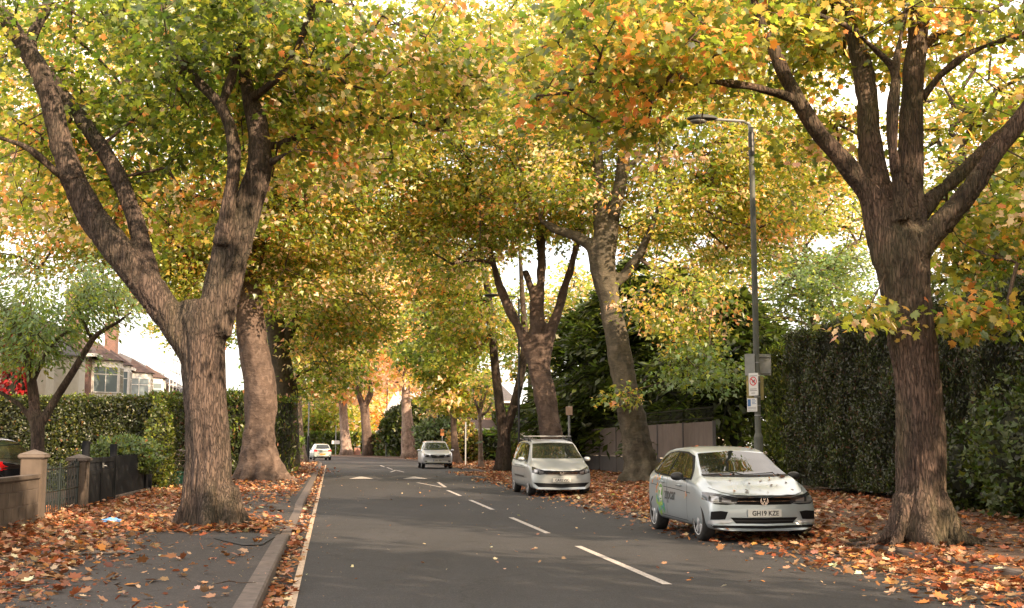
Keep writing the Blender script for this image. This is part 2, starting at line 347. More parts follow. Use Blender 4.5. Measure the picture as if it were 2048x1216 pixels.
# speed cushions
M_CUSH = asphalt('cushion_asphalt', (.038, .037, .038), (.05, .048, .048), (.03, .03, .03))
for i, px in enumerate((722, 826, 932)):
    bm = bmesh.new(); y = 52.6; cx = XR(px, y); cx += 0; nx, ny = 12, 12; R = []
    for a in range(nx + 1):
        r = []
        for b in range(ny + 1):
            u, v = a / nx * 2 - 1, b / ny * 2 - 1
            h = .085 * min(1, (1 - abs(u)) * 3.0) * min(1, (1 - abs(v)) * 2.6)
            r.append(bm.verts.new((cx + u * .95 - v * 1.6 * .148, y + v * 1.6 + u * .14, .003 + h)))
        R.append(r)
    for a in range(nx):
        for b in range(ny): bm.faces.new((R[a][b], R[a + 1][b], R[a + 1][b + 1], R[a][b + 1]))
    o = obj('speed_cushion', bm, M_CUSH, smooth=True)
    tag(o, ('dark speed cushion in the road, nearest the left kerb', 'dark speed cushion in the middle of the road', 'dark speed cushion nearest the silver people carrier')[i], 'speed cushion', 'speed cushions across the road')
    if i < 2:
        bm = bmesh.new(); t0 = y - 1.55
        def cz(v): return .003 + .085 * min(1, (1 - abs(v)) * 2.6) + .006
        pts = [(-.52, -.97), (.52, -.97), (.1, -.45), (-.1, -.45)]
        # triangle lying on the near ramp
        bm.faces.new([bm.verts.new((cx + u * .95 - v * 1.6 * .148, y + v * 1.6 + u * .14, cz(v))) for u, v in ((-.55, -.96), (.55, -.96), (.06, -.62), (-.06, -.62))])
        obj('arrow_marking', bm, M_WHITE, o)
# dark tarmac repair, manhole plate
quad('road_marking', [gp(1, 1)] * 0 or [(-3.75, 17.3), (-3.1, 16.3), (-3.25, 18.4), (-4.1, 18.5)], .001, M_PATCH) if False else None
bm = bmesh.new()
for x, y in ((-4.25, 17.35), (-3.55, 16.1), (-3.32, 16.2), (-3.45, 17.9), (-3.62, 18.5), (-4.3, 18.2)): bm.verts.new((x, y, zpl(x, y, .1) + .012))
bm.faces.new(bm.verts); o = obj('pavement', bm, M_PATCH); o['kind'] = 'structure'
# ------------------------------------------------------------------ leaf templates
def tmpl(half, centre=(0, .3), curl=.12, stem=False):
    """half outline from base to tip (x>=0) -> fan mesh"""
    out = list(half) + [(-x, y) for x, y in reversed(half[:-1]) if x > 1e-6]
    V = [(centre[0], centre[1], 0)] + [(x, y, -curl * (abs(x) * 1.2 + (y - .3) ** 2)) for x, y in out]
    n = len(out); F = [(0, i + 1, (i + 1) % n + 1) for i in range(n)]
    return np.array(V, dtype=np.float32), np.array(F)
T_MAPLE = tmpl([(0, 0), (.16, -.14), (.46, -.06), (.36, .10), (.66, .40), (.44, .42), (.40, .66), (.18, .58), (0, 1.0)])
T_MID = tmpl([(0, 0), (.42, -.05), (.30, .14), (.6, .45), (.22, .5), (0, 1.0)])
T_LOW = tmpl([(0, 0), (.5, .22), (.2, .5), (0, 1.0)])
T_OVAL = (np.array([(0, 0, 0), (.2, .45, -.03), (0, 1, -.1), (-.2, .45, -.03)], dtype=np.float32), np.array([(0, 1, 2), (0, 2, 3)]))
T_DRY = (T_MAPLE[0] * np.array([1, 1, 1]) + np.array([0, 0, 0]), T_MAPLE[1])
def rotmats(nrm, tip):
    w_ = nrm / np.linalg.norm(nrm, axis=1, keepdims=True); v = tip - (tip * w_).sum(1, keepdims=True) * w_
    v /= np.linalg.norm(v, axis=1, keepdims=True) + 1e-9; u = np.cross(v, w_); return np.stack([u, v, w_], axis=2)
def leaves_mesh(name, pos, nrm, tip, size, cols, T, curl=None):
    V0, F0 = T; n = len(pos); K = len(V0); R = rotmats(nrm, tip)
    L = np.repeat(V0[None], n, 0) * size[:, None, None]
    L[:, :, 0] *= RNG.uniform(.55, 1.12, (n, 1))
    if curl is not None: L[:, :, 2] *= curl[:, None]
    V = np.einsum('nij,nkj->nki', R, L) + pos[:, None, :]
    F = (F0[None] + (np.arange(n) * K)[:, None, None]).reshape(-1, 3)
    return npmesh(name, V.reshape(-1, 3), F, np.repeat(cols, K, 0))
PAL = {'dgreen': (.060, .088, .012), 'green': (.125, .175, .020), 'ygreen': (.29, .315, .035), 'yellow': (.60, .42, .085), 'gold': (.66, .38, .11), 'orange': (.68, .27, .075),
       'brown': (.26, .12, .05), 'blue': (.17, .24, .09), 'tan': (.42, .24, .14), 'rust': (.34, .11, .045), 'pale': (.78, .52, .32)}
def pick(n, mix, jit=.22):
    k = list(mix); w_ = np.array([mix[a] for a in k], float); w_ /= w_.sum(); C = np.array([PAL[a] for a in k])
    c = C[RNG.choice(len(k), n, p=w_)]; return np.clip(c * (1 + RNG.normal(0, jit, (n, 1))) * (1 + RNG.normal(0, .08, (n, 3))), .004, .8)
# ------------------------------------------------------------------ trees
def in_view(p, m=1.12):
    x, y, z = p[..., 0], p[..., 1], p[..., 2] - EYE
    dep = y * CP + z * SP; u = x / np.maximum(dep, .1) * FPX; v = (z * CP - y * SP) / np.maximum(dep, .1) * FPX
    return (dep > .5) & (np.abs(u) < 1024 * m) & (v < 608 * m) & (v > -700)
def segs_mesh(name, A, B, ra, rb, n=4):
    d = B - A; L = np.linalg.norm(d, axis=1, keepdims=True) + 1e-9; d = d / L
    a = np.where(np.abs(d[:, 2:3]) < .9, np.array([[0, 0, 1.]]), np.array([[1., 0, 0]])); u = np.cross(d, a); u /= np.linalg.norm(u, axis=1, keepdims=True); v = np.cross(u, d)
    ang = np.arange(n) / n * 2 * math.pi; c = np.cos(ang)[None, :, None]; s = np.sin(ang)[None, :, None]
    dirs = u[:, None] * c + v[:, None] * s
    VA = A[:, None] + dirs * ra[:, None, None]; VB = B[:, None] + dirs * rb[:, None, None]
    V = np.concatenate([VA, VB], 1); N = len(A); k = np.arange(n); k2 = (k + 1) % n
    q = np.stack([k, k2, k2 + n, k + n], 1); F = (q[None] + (np.arange(N) * 2 * n)[:, None, None]).reshape(-1, 4)
    return npmesh(name, V.reshape(-1, 3), F)
def grow(limb_nodes, sprays, wig=.18, step=.55, up=.12):
    """attach every spray to the nearest branch already there; returns segments with radii"""
    pos = [np.array(p) for p in limb_nodes]; par = [-1] * len(pos)
    P_ = np.zeros((len(pos) + len(sprays) * 14, 3)); P_[:len(pos)] = np.array(pos); n = len(pos); base = np.array(limb_nodes)
    d0 = np.array([np.min(((base - s) ** 2).sum(1)) for s in sprays]); order = np.argsort(d0); depth = np.zeros(len(P_)); tips = np.zeros((len(sprays), 3))
    parent = list(par); out_tip = [None] * len(sprays)
    for i in order:
        s = sprays[i]; d = ((P_[:n] - s) ** 2).sum(1); dv = np.sqrt(d) + .25 * depth[:n]
        j = int(np.argmin(dv)); p0 = P_[j]; L = math.sqrt(d[j])
        if L < .05: out_tip[i] = j; continue
        m = min(12, max(1, int(L / step))); prev = j
        bow = RNG.normal(0, wig * L * .35, 3); bow[2] += up * L
        for k in range(1, m + 1):
            t = k / m; q = p0 * (1 - t) + s * t + bow * math.sin(math.pi * t) + (RNG.normal(0, wig * .16, 3) if k < m else 0)
            P_[n] = q; depth[n] = depth[prev] + L / m; parent.append(prev); prev = n; n += 1
        out_tip[i] = prev; tips[i] = s - p0
    cnt = np.zeros(n)
    for t in out_tip: cnt[t] += 1
    for k in range(n - 1, len(pos) - 1, -1):
        if parent[k] >= 0: cnt[parent[k]] += cnt[k]
    idx = np.array([k for k in range(len(pos), n)]); pa = np.array([parent[k] for k in idx])
    nn = np.linalg.norm(tips, axis=1, keepdims=True); tips = tips / np.maximum(nn, 1e-6)
    return P_[:n], idx, pa, cnt, tips
def make_tree(name, Y, label, limbs, blobs, leaf=None, bark=M_BARK, group=None, roots=0, base_xy=None, seed=1, remesh=0, remesh_top=420, trunk_detail=0,
              cat='tree', branchmat=M_BARKT, tw=.006, lobes=None, trunkY=0):
    global RNG; RNG = np.random.default_rng(seed); random.seed(seed)
    b0 = P(limbs[0][0][0], limbs[0][0][1], Y); bx_, by_ = b0.x, Y
    root = empty(name, (bx_, by_, 0), 0, label, cat, group); o3 = Vector((bx_, by_, 0))
    bm = bmesh.new(); bmu = bmesh.new(); nodes_ = []; zr = P(0, remesh_top, Y).z if remesh else 0
    for li, L in enumerate(limbs):
        pts = []; rad = []
        for q in L:
            dY = q[3] if len(q) > 3 else 0; y = Y + dY; p = P(q[0], q[1], y)
            if li == 0 and q is L[0]: p.z = min(p.z, .02)
            pts.append(p - o3); rad.append(q[2] * y / FPX)
        sp, sr = smooth_path(pts, rad, max(.12, Y / 130))
        if li == 0:
            fr = sr[0]
            def lob(i, a, sp=sp):
                z = sp[i].z; k = max(0, 1 - z / 1.5); k2 = .05
                return (math.sin(a * 5 + 1.3 + seed) * .16 + math.sin(a * 3 + seed) * .10) * k * k + k2 * math.sin(a * 3 + z * .5 + seed) + .03 * math.sin(a * 7 + z * .9)
            tube(bm, sp, sr, 28 if Y < 50 else 14, True, lob)
        elif remesh:
            k = next((i for i, p in enumerate(sp) if p.z > zr), len(sp)); k0 = max(0, k - 2)
            if k > 1: tube(bm, sp[:k + 1], sr[:k + 1], 14)
            if k < len(sp) - 2: tube(bmu, sp[k0:], sr[k0:], 14)
        else: tube(bm, sp, sr, 14 if Y < 50 else 8, True, (lambda i, a, q=li: .05 * math.sin(a * 2 + q + i * .2)))
        if li > 0 or len(limbs) == 1:
            nodes_ += [tuple(p + o3) for p, r in zip(sp, sr) if (li > 0) or p.z > 2.2]
    for k in range(roots):
        a = k / roots * 2 * math.pi + random.uniform(-.3, .3); L = random.uniform(.3, .75) if Y < 17 else random.uniform(.25, .5); r0 = fr * .30
        pts = [Vector((math.cos(a) * fr * .45, math.sin(a) * fr * .45, .75)), Vector((math.cos(a) * fr * .85, math.sin(a) * fr * .85, .28)),
               Vector((math.cos(a + .1) * (fr * .9 + L * .45), math.sin(a + .1) * (fr * .9 + L * .45), .17)), Vector((math.cos(a + .3) * (fr + L), math.sin(a + .3) * (fr + L), .12))]
        sp, sr = smooth_path(pts, [r0, r0 * .8, r0 * .38, r0 * .12], .1); tube(bm, sp, sr, 10)
    bmesh.ops.recalc_face_normals(bm, faces=bm.faces); tr = obj('trunk', bm, bark, root, True)
    if remesh:
        md = tr.modifiers.new('r', 'REMESH'); md.mode = 'VOXEL'; md.voxel_size = remesh; md.use_smooth_shade = True
        ms = tr.modifiers.new('s', 'SMOOTH'); ms.factor = .5; ms.iterations = 3
        dg = bpy.context.evaluated_depsgraph_get(); me = bpy.data.meshes.new_from_object(tr.evaluated_get(dg)); tr.modifiers.clear(); tr.data = me
        b3 = bmesh.new(); b3.from_mesh(me)
        if Y < 25: bmesh.ops.subdivide_edges(b3, edges=b3.edges[:], cuts=1, use_grid_fill=True); bmesh.ops.smooth_vert(b3, verts=b3.verts[:], factor=.5, use_axis_x=True, use_axis_y=True, use_axis_z=True)
        tm = bpy.data.meshes.new('t'); bmu.to_mesh(tm); b3.from_mesh(tm); b3.to_mesh(me); b3.free(); bpy.data.meshes.remove(tm)
        if trunk_detail:
            nv = len(me.vertices); CO = np.empty(nv * 3, dtype=np.float32); me.vertices.foreach_get('co', CO); CO = CO.reshape(-1, 3); NO = np.empty(nv * 3, dtype=np.float32); me.vertices.foreach_get('normal', NO); NO = NO.reshape(-1, 3); OFF = np.zeros(nv, dtype=np.float32)
            for vi, c in enumerate(map(Vector, CO.tolist())):
                n1 = noise.noise(Vector((c.x * 2.2, c.y * 2.2, c.z * 1.1 + seed))); low = max(0, 1 - c.z / 3)
                if trunk_detail == 1:
                    q = Vector((c.x * 9, c.y * 9, c.z * .8)); r1 = abs(noise.noise(q)); r2 = abs(noise.noise(q * 2.1 + Vector((5, 0, 0)))); n4 = noise.noise(Vector((c.x * 4, c.y * 4, c.z * 3)))
                    OFF[vi] = (.03 * n1 + .012 * n4 - .022 * (1 - min(1, r1 * 5)) - .010 * (1 - min(1, r2 * 5)))
                else:
                    n3 = noise.noise(Vector((c.x * 3, c.y * 3, c.z * 4))); n5 = noise.noise(Vector((c.x * 1.2, c.y * 1.2, c.z * 1.0 + seed)))
                    OFF[vi] = (.05 * n1 + .05 * n5 + n3 * .05 * (.5 + low))
            me.vertices.foreach_set('co', (CO + NO * OFF[:, None]).ravel()); me.update()
        me.polygons.foreach_set('use_smooth', [True] * len(me.polygons))
    # sprays
    sprays = []; pal = []; rsz = []
    for B_ in blobs:
        px, py, rx, ry, dY, rY, n = B_[:7]; mix = B_[7] if len(B_) > 7 else leaf['mix']
        y = Y + dY; c = P(px, py, y); sx = rx * y / FPX; sz = ry * y / FPX
        m = 0
        while m < n:
            v = RNG.normal(0, 1, 3); v /= np.linalg.norm(v); v *= RNG.random() ** .42
            q = np.array([c.x + v[0] * sx, y + v[1] * rY, c.z + v[2] * sz])
            m += 1
            if q[2] < leaf.get('zmin', 2.4) or q[1] < 3.0 and q[1] > -3 and abs(q[0]) < 4: continue
            if leaf.get('hole'):
                pp = ((q[0] / q[1]) * FPX + 1024, 889 - (q[2] - EYE) / q[1] * FPX)
                if any(((pp[0] - h[0]) / h[2]) ** 2 + ((pp[1] - h[1]) / h[3]) ** 2 < 1 for h in leaf['hole']): continue
            if leaf.get('clear') and q[1] < Y + .5:
                pp = ((q[0] / q[1]) * FPX + 1024, 889 - (q[2] - EYE) / q[1] * FPX)
                if any(((pp[0] - h[0]) / h[2]) ** 2 + ((pp[1] - h[1]) / h[3]) ** 2 < 1 for h in leaf['clear']): continue
            sprays.append(q); pal.append(mix)
    sprays = np.array(sprays); n = len(sprays)
    if not nodes_: nodes_ = [tuple(o3 + Vector((0, 0, 3)))]
    PP, idx, pa, cnt, tips = grow(np.array(nodes_), sprays, leaf.get('wig', .18), leaf.get('step', .55), leaf.get('up', .12))
    ra = np.minimum(tw * cnt[pa] ** .5, leaf.get('rmax', .09)); rb = np.minimum(tw * cnt[idx] ** .5, leaf.get('rmax', .09)); ra = np.minimum(ra, rb * 1.4)
    o = np.array(o3)
    keep = rb > leaf.get('tmin', 0)
    me = segs_mesh('branches', PP[pa][keep] - o, PP[idx][keep] - o, ra[keep], rb[keep], 5 if Y < 30 else 3); obj('branches', me, branchmat, root, True)
    # leaves
    vis = in_view(sprays); per = leaf['per']; T = leaf.get('T', T_MID); R_ = leaf['r']; sz = leaf['size']
    pos = []; nr = []; tp = []; si = []; co = []
    cx = sprays.mean(0)
    for i in range(n):
        k = per if vis[i] else max(3, per // 3); s = sz if vis[i] else sz * 1.7
        c = sprays[i]; out = c - cx; out[2] *= .3; out /= np.linalg.norm(out) + 1e-6
        d = RNG.normal(0, 1, (k, 3)); d /= np.linalg.norm(d, axis=1, keepdims=True); d *= RNG.random((k, 1)) ** .5 * R_; d[:, 2] *= leaf.get('flat', .45)
        p = c + d; p[:, 2] -= leaf.get('sag', .25) * (d[:, 0] ** 2 + d[:, 1] ** 2) / R_
        nm = np.array([0, 0, 1]) + out * .35 + RNG.normal(0, leaf.get('tilt', .95), (k, 3))
        t = d * np.array([1, 1, .3]) / R_ + out * .5 + RNG.normal(0, .3, (k, 3)); t[:, 2] -= leaf.get('droop', .5)
        pos.append(p); nr.append(nm); tp.append(t); si.append(s * RNG.uniform(.65, 1.2, k))
        c0 = pick(1, pal[i], 0)[0]; ck = pick(k, pal[i], .2); m = RNG.random((k, 1)) < .5; co.append(np.where(m, c0 * (1 + RNG.normal(0, .15, (k, 1))), ck))
    pos = np.concatenate(pos) - o
    me = leaves_mesh('crown', pos, np.concatenate(nr), np.concatenate(tp), np.concatenate(si), np.clip(np.concatenate(co), .004, .8), T, RNG.uniform(.3, 2.2, len(pos)))
    obj('crown', me, LEAF, root); return root
D1 = {'dgreen': 3.5, 'green': 7, 'ygreen': 4, 'orange': .4, 'yellow': .35}
DG = {'dgreen': 6, 'green': 5, 'ygreen': 1.2, 'orange': .25}
YG = {'green': 4, 'ygreen': 6.5, 'yellow': 1.6, 'orange': .3, 'gold': .5, 'pale': 1.2}
OR = {'ygreen': 6, 'yellow': 2.2, 'gold': .8, 'orange': .85, 'green': 4.2}
GO = {'gold': 2, 'orange': .6, 'yellow': 2.5, 'pale': 7, 'ygreen': 2}  # heavy pale share paints the far crowns' sunlit glow into leaf colour
MG = {'ygreen': 6, 'green': 3.6, 'gold': 1.0, 'orange': .3, 'yellow': 1.5, 'pale': 1.8}
BG = {'blue': 5, 'green': 3, 'ygreen': 2}
AV = 'street trees lining the road'
# near left maple
make_tree('maple_tree', 19.5, 'big fork-trunked maple with green crown in the left pavement beside the tarmac patch',
  [[(424, 1075, 70), (424, 1045, 58), (420, 1000, 49), (416, 900, 44), (411, 800, 43), (406, 700, 45), (404, 640, 50), (405, 600, 40)],
   [(392, 700, 40), (345, 640, 31), (282, 555, 33), (218, 480, 31), (165, 400, 29), (130, 310, 24), (104, 215, 22), (72, 130, 20), (20, 50, 16), (-30, -20, 14), (-80, -110, 9), (-110, -220, 4)],
   [(300, 560, 22, .1), (270, 440, 19, .35), (230, 340, 18, .5), (172, 250, 16, .6), (118, 180, 15, .7), (62, 95, 13, .8), (95, 10, 10, .9), (110, -80, 8, 1)],
   [(425, 670, 40), (446, 570, 38), (470, 480, 38), (497, 400, 29), (520, 330, 26), (514, 250, 22, .2), (500, 200, 16, .3), (488, 130, 12, .5), (500, 30, 9, .6), (520, -80, 7, .6)],
   [(446, 490, 20, -.25), (456, 420, 16, -.35), (466, 340, 14, -.4), (464, 270, 13, -.4), (440, 210, 13, -.4), (398, 165, 12, -.4), (345, 100, 10, -.4), (325, 20, 8, -.4), (320, -90, 6, -.5)],
   [(441, 215, 10, -.4), (462, 160, 9, -.5), (478, 100, 7, -.7), (490, 20, 5, -.9)],
   [(528, 330, 11), (552, 318, 7, -.1), (590, 298, 4, -.3)],
   [(516, 290, 12, .2), (560, 290, 9, .5), (620, 255, 8, .8), (700, 240, 7, 1), (800, 235, 5, 1.2), (870, 262, 3, 1.3)],
   [(498, 200, 9, .3), (560, 150, 8, -.6), (610, 60, 8, -1.2), (640, -30, 6, -1.6)],
   [(165, 400, 10, 0), (60, 300, 7, -.6), (-60, 260, 5, -1)]],
  [(330, 90, 400, 170, 1.2, 3.6, 260, D1), (250, 240, 280, 110, .6, 3.0, 90, D1), (560, 60, 200, 130, .3, 2.5, 100, D1), (470, 20, 220, 70, -3, 2.0, 42, D1), (40, 260, 190, 190, .8, 3, 80, MG), (620, 230, 190, 170, .8, 3.0, 120, MG), (850, 130, 210, 130, .5, 2.6, 110, YG),
   (300, 430, 260, 70, 2.2, 2.2, 46, MG), (300, -330, 620, 330, 0, 6, 130, D1)],
  dict(mix=D1, per=38, size=.115, r=.66, T=T_MAPLE, clear=[(200, 380, 170, 200), (480, 330, 110, 220), (90, 130, 110, 120), (420, 190, 90, 60)], hole=[(60, 520, 120, 60), (20, 140, 60, 50)], rmax=.05), bark=M_BARK, roots=7, seed=3, remesh=.034, remesh_top=330, trunk_detail=1, group=None)
# near right maple
make_tree('maple_tree', 16.3, 'tall maple with many upright limbs and yellow-orange leaves on the right verge',
  [[(1846, 1092, 76), (1846, 1060, 60), (1845, 1000, 49), (1842, 900, 47), (1837, 800, 46), (1826, 700, 47), (1812, 600, 49), (1800, 520, 56), (1796, 470, 50), (1795, 440, 30)],
   [(1785, 520, 44), (1757, 430, 32), (1742, 390, 27), (1700, 338, 21), (1642, 270, 18), (1592, 195, 16), (1550, 105, 13), (1520, 40, 10), (1495, -50, 8), (1470, -170, 4)],
   [(1592, 200, 11), (1560, 188, 10, -.1), (1500, 173, 8, -.2), (1430, 165, 7, -.3), (1330, 165, 6, -.5), (1250, 160, 5, -.6), (1165, 165, 4, -.7), (1135, 185, 3, -.7)],
   [(1788, 460, 32, .3), (1758, 380, 29, .5), (1742, 300, 25, .6), (1735, 200, 22, .7), (1722, 120, 19, .8), (1700, 50, 15, .8), (1688, -50, 12, .9), (1680, -180, 8, .9), (1690, -330, 3, 1)],
   [(1805, 440, 20, -.25), (1795, 370, 14, -.35), (1785, 300, 11, -.4), (1787, 200, 12, -.4), (1788, 140, 9, -.4), (1740, 90, 7, -.6), (1690, 50, 6, -.8), (1640, 30, 4, -1)],
   [(1790, 150, 8, -.4), (1800, 80, 8, -.3), (1815, 0, 6, -.3), (1820, -80, 5, -.3)],
   [(1825, 450, 34, .1), (1818, 370, 30, .2), (1822, 280, 25, .2), (1828, 150, 23, .2), (1836, 60, 20, .2), (1850, -50, 16, .2), (1860, -200, 10, .2), (1850, -380, 4, .2)],
   [(1842, 200, 12, .2), (1880, 152, 8, .1), (1930, 112, 8, 0), (1990, 86, 7, -.1), (2060, 66, 6, -.2)],
   [(1842, 95, 10, .2), (1900, 55, 7, .3), (1980, 20, 6, .4), (2060, -20, 5, .5)],
   [(1830, 500, 36, -.1), (1878, 452, 25, -.2), (1930, 395, 22, -.3), (1988, 312, 19, -.4), (2040, 240, 17, -.5), (2110, 140, 14, -.6), (2200, 20, 9, -.6), (2290, -110, 4, -.5)],
   [(1835, 430, 22, .3), (1870, 392, 17, .5), (1920, 350, 15, .7), (1985, 285, 13, .8), (2060, 215, 11, 1), (2160, 120, 7, 1.2), (2250, 20, 3, 1.3)],
   [(1898, 425, 6, -.2), (1910, 470, 4, -.2), (1950, 500, 4, -.3), (2048, 530, 3, -.3)]],
  [(1600, 30, 420, 130, 1.7, 3.0, 200, OR), (1240, 110, 250, 130, -.5, 2.6, 140, OR), (1450, 100, 220, 110, -.8, 2, 34, OR), (1400, 250, 240, 90, 1.5, 2, 36, YG), (1900, 60, 180, 80, 0, 2.5, 26, OR), (1970, 430, 110, 130, .5, 1.8, 36, YG), (2000, 200, 80, 100, 1, 2, 8, YG), (1950, 625, 100, 36, -.3, .7, 15, OR),
   (1740, 625, 30, 40, -.6, .4, 4, YG), (1690, 260, 150, 100, 1.5, 2, 14, YG), (1815, 440, 34, 16, -.9, .2, 2, YG), (1700, -330, 650, 330, 0, 6, 110, OR), (2230, 150, 160, 230, 0, 2.5, 60, OR), (1340, -130, 330, 200, 8, 3.6, 420, OR), (1560, -60, 200, 190, 8.5, 3, 170, OR), (1480, -760, 420, 330, -3.5, 3.2, 70, YG)],  # last overhead blobs added to put foliage into the windscreen reflections
  dict(mix=OR, per=36, size=.122, r=.62, T=T_MAPLE, clear=[(1650, 260, 110, 130), (1790, 230, 130, 250), (1580, 120, 80, 110), (1400, 165, 200, 28), (1960, 330, 130, 130), (1950, 90, 120, 50)], hole=[(1960, 150, 60, 45), (2000, 280, 50, 40), (1900, 250, 40, 60), (1430, 208, 110, 46), (1495, 260, 56, 84)], rmax=.045), bark=M_BARK_R, roots=8, seed=11, remesh=.034, remesh_top=330, trunk_detail=1)
# planes and other street trees; left side
make_tree('plane_tree', 45, 'massive plane tree with creased brown bark and swollen foot, directly behind the forked maple',
  [[(524, 972, 54), (522, 945, 44), (519, 900, 35), (520, 850, 29), (522, 790, 32), (512, 720, 30), (502, 660, 30), (496, 600, 27), (500, 540, 25), (506, 500, 20)],
   [(496, 620, 18), (470, 590, 12, -.5), (420, 540, 9, -1), (360, 500, 7, -2)],
   [(506, 515, 20), (490, 420, 17), (465, 320, 14), (440, 200, 10), (430, 80, 6)],
   [(508, 520, 18), (535, 440, 15), (565, 350, 12), (590, 240, 9), (600, 100, 5)], [(520, 480, 12), (600, 400, 8, -2), (700, 330, 5, -4)]],
  [(470, 260, 340, 300, 0, 7, 640, MG), (90, 330, 230, 230, 0, 5, 340, MG), (60, 60, 200, 130, 1, 5, 120, MG), (300, 440, 200, 120, -2, 4, 160, YG), (650, 330, 200, 220, -1, 5, 300, YG), (560, 520, 170, 90, 0, 4, 110, MG), (320, 560, 170, 60, -1, 3, 60, YG)],
  dict(mix=MG, per=60, size=.2, r=1.15, T=T_LOW, zmin=4.5, step=1.2, up=.08), bark=M_PLANE, roots=6, seed=21, remesh=.06, trunk_detail=2, tw=.012, group=AV)
make_tree('street_tree', 62, 'mossy greenish trunk behind the massive plane tree, by the heap of leaves',
  [[(575, 952, 36), (573, 930, 29), (571, 860, 27), (567, 780, 23), (556, 690, 20), (545, 600, 18), (540, 500, 14), (545, 400, 8)], [(562, 700, 14), (590, 640, 10), (620, 580, 7), (650, 520, 5)], [(575, 830, 10), (590, 790, 8), (588, 760, 5)]],
  [(610, 480, 200, 240, 0, 7, 450, MG), (690, 650, 100, 110, 0, 5, 120, YG), (640, 760, 60, 60, -1, 3, 26, MG)],
  dict(mix=MG, per=46, size=.26, r=1.5, T=T_LOW, zmin=4.2, step=1.6), bark=M_PLANE_G, seed=22, tw=.016, group=AV)
make_tree('street_tree', 90, 'pinkish knobbly trunk at the left kerb, behind the mossy trunk',
  [[(601, 926, 16), (600, 905, 12), (597, 870, 10), (594, 800, 9), (600, 700, 6), (610, 600, 4)]],
  [(640, 660, 110, 150, 0, 8, 180, YG), (600, 560, 120, 100, 3, 8, 120, YG)], dict(mix=MG, per=40, size=.42, r=1.5, T=T_LOW, zmin=5.4, step=2.4), bark=M_PLANE_P, seed=23, tw=.02, group=AV)
# far bend
make_tree('plane_tree', 150, 'pale straight plane trunk, leftmost of the three at the bend',
  [[(694, 911, 16), (692, 895, 11), (689, 860, 9), (686, 810, 8), (685, 760, 6), (690, 700, 4)]],
  [(700, 730, 75, 75, 0, 8, 150, GO), (670, 640, 90, 90, 5, 8, 120, GO)], dict(mix=GO, per=36, size=.62, r=1.9, T=T_LOW, zmin=7, step=3), bark=M_PLANE_P, seed=24, tw=.03, group=AV)
make_tree('plane_tree', 142, 'dark lower trunk forking into two pale limbs, middle of the three planes at the bend',
  [[(738, 913, 15), (736, 890, 11), (732, 850, 9), (729, 815, 9), (727, 805, 8)], [(727, 815, 7), (718, 790, 6), (714, 760, 5), (716, 700, 3)], [(730, 812, 7), (741, 788, 6), (744, 760, 5), (750, 690, 3)]],
  [(750, 690, 90, 95, 0, 8, 190, GO), (740, 600, 110, 90, 6, 9, 160, GO)], dict(mix=GO, per=36, size=.6, r=1.9, T=T_LOW, zmin=6.5, step=3), bark=M_PLANE, seed=25, tw=.03, group=AV)
make_tree('plane_tree', 122, 'thick pale flaking plane trunk just left of the bright silver off-roader',
  [[(820, 918, 23), (819, 905, 17), (817, 880, 14), (815, 840, 11), (812, 800, 9), (812, 740, 7), (815, 660, 4)]],
  [(830, 700, 80, 85, 0, 7, 130, GO), (830, 590, 120, 100, 4, 8, 200, GO)], dict(mix=YG, per=38, size=.5, r=1.7, T=T_LOW, zmin=6.5, step=2.6), bark=M_PLANE_P, seed=26, tw=.026, group=AV)
make_tree('street_tree', 82, 'slim brown leaning trunk directly behind the silver off-roader',
  [[(917, 930, 11), (912, 910, 8), (908, 860, 6), (905, 800, 5), (903, 740, 4), (905, 660, 3)]],
  [(890, 660, 105, 105, 0, 6, 180, {'dgreen': 1, 'green': 5, 'ygreen': 4}), (910, 775, 70, 50, 0, 3, 80, YG)], dict(mix=YG, per=42, size=.36, r=1.25, T=T_LOW, zmin=3.0, step=2), bark=M_PLANE, seed=27, tw=.018, group=AV)
make_tree('young_tree', 70, 'young thin-stemmed tree with bare pale pinkish branches and few leaves',
  [[(963, 938, 8), (962, 925, 5), (961, 880, 4), (960, 835, 4), (960, 815, 4)], [(960, 830, 3), (950, 800, 2.5, -.3), (945, 775, 2)], [(960, 825, 3), (968, 800, 2.5), (975, 770, 2)], [(962, 832, 3), (975, 822, 2), (985, 805, 2)], [(960, 820, 3), (962, 790, 2.5), (958, 755, 2)]],
  [(962, 775, 32, 42, 0, 1.6, 26, YG)], dict(mix=YG, per=26, size=.25, r=.6, T=T_LOW, zmin=3.6), bark=M_PLANE_P, seed=28, tw=.02, branchmat=M_PLANE_P, group=AV)
make_tree('street_tree', 60, 'slender tree forking low, left of the people carrier on the right pavement',
  [[(1008, 948, 26), (1007, 930, 17), (1008, 880, 13), (1008, 850, 12)], [(1006, 870, 11), (998, 800, 10), (990, 730, 9), (985, 670, 8), (978, 600, 7), (965, 520, 5), (950, 420, 3)], [(1011, 865, 10), (1028, 810, 9), (1042, 750, 8), (1050, 680, 7), (1045, 600, 5), (1040, 500, 3)]],
  [(930, 480, 160, 180, 0, 6, 320, MG), (930, 660, 80, 80, 0, 4, 40, YG), (990, 640, 80, 80, 1, 4, 40, YG)], dict(mix=MG, per=44, size=.26, r=1.5, T=T_LOW, zmin=4, step=1.5, hole=[(1060, 560, 90, 90), (930, 480, 34, 30), (880, 400, 26, 22)]), bark=M_BARK, seed=29, tw=.016, group=AV)
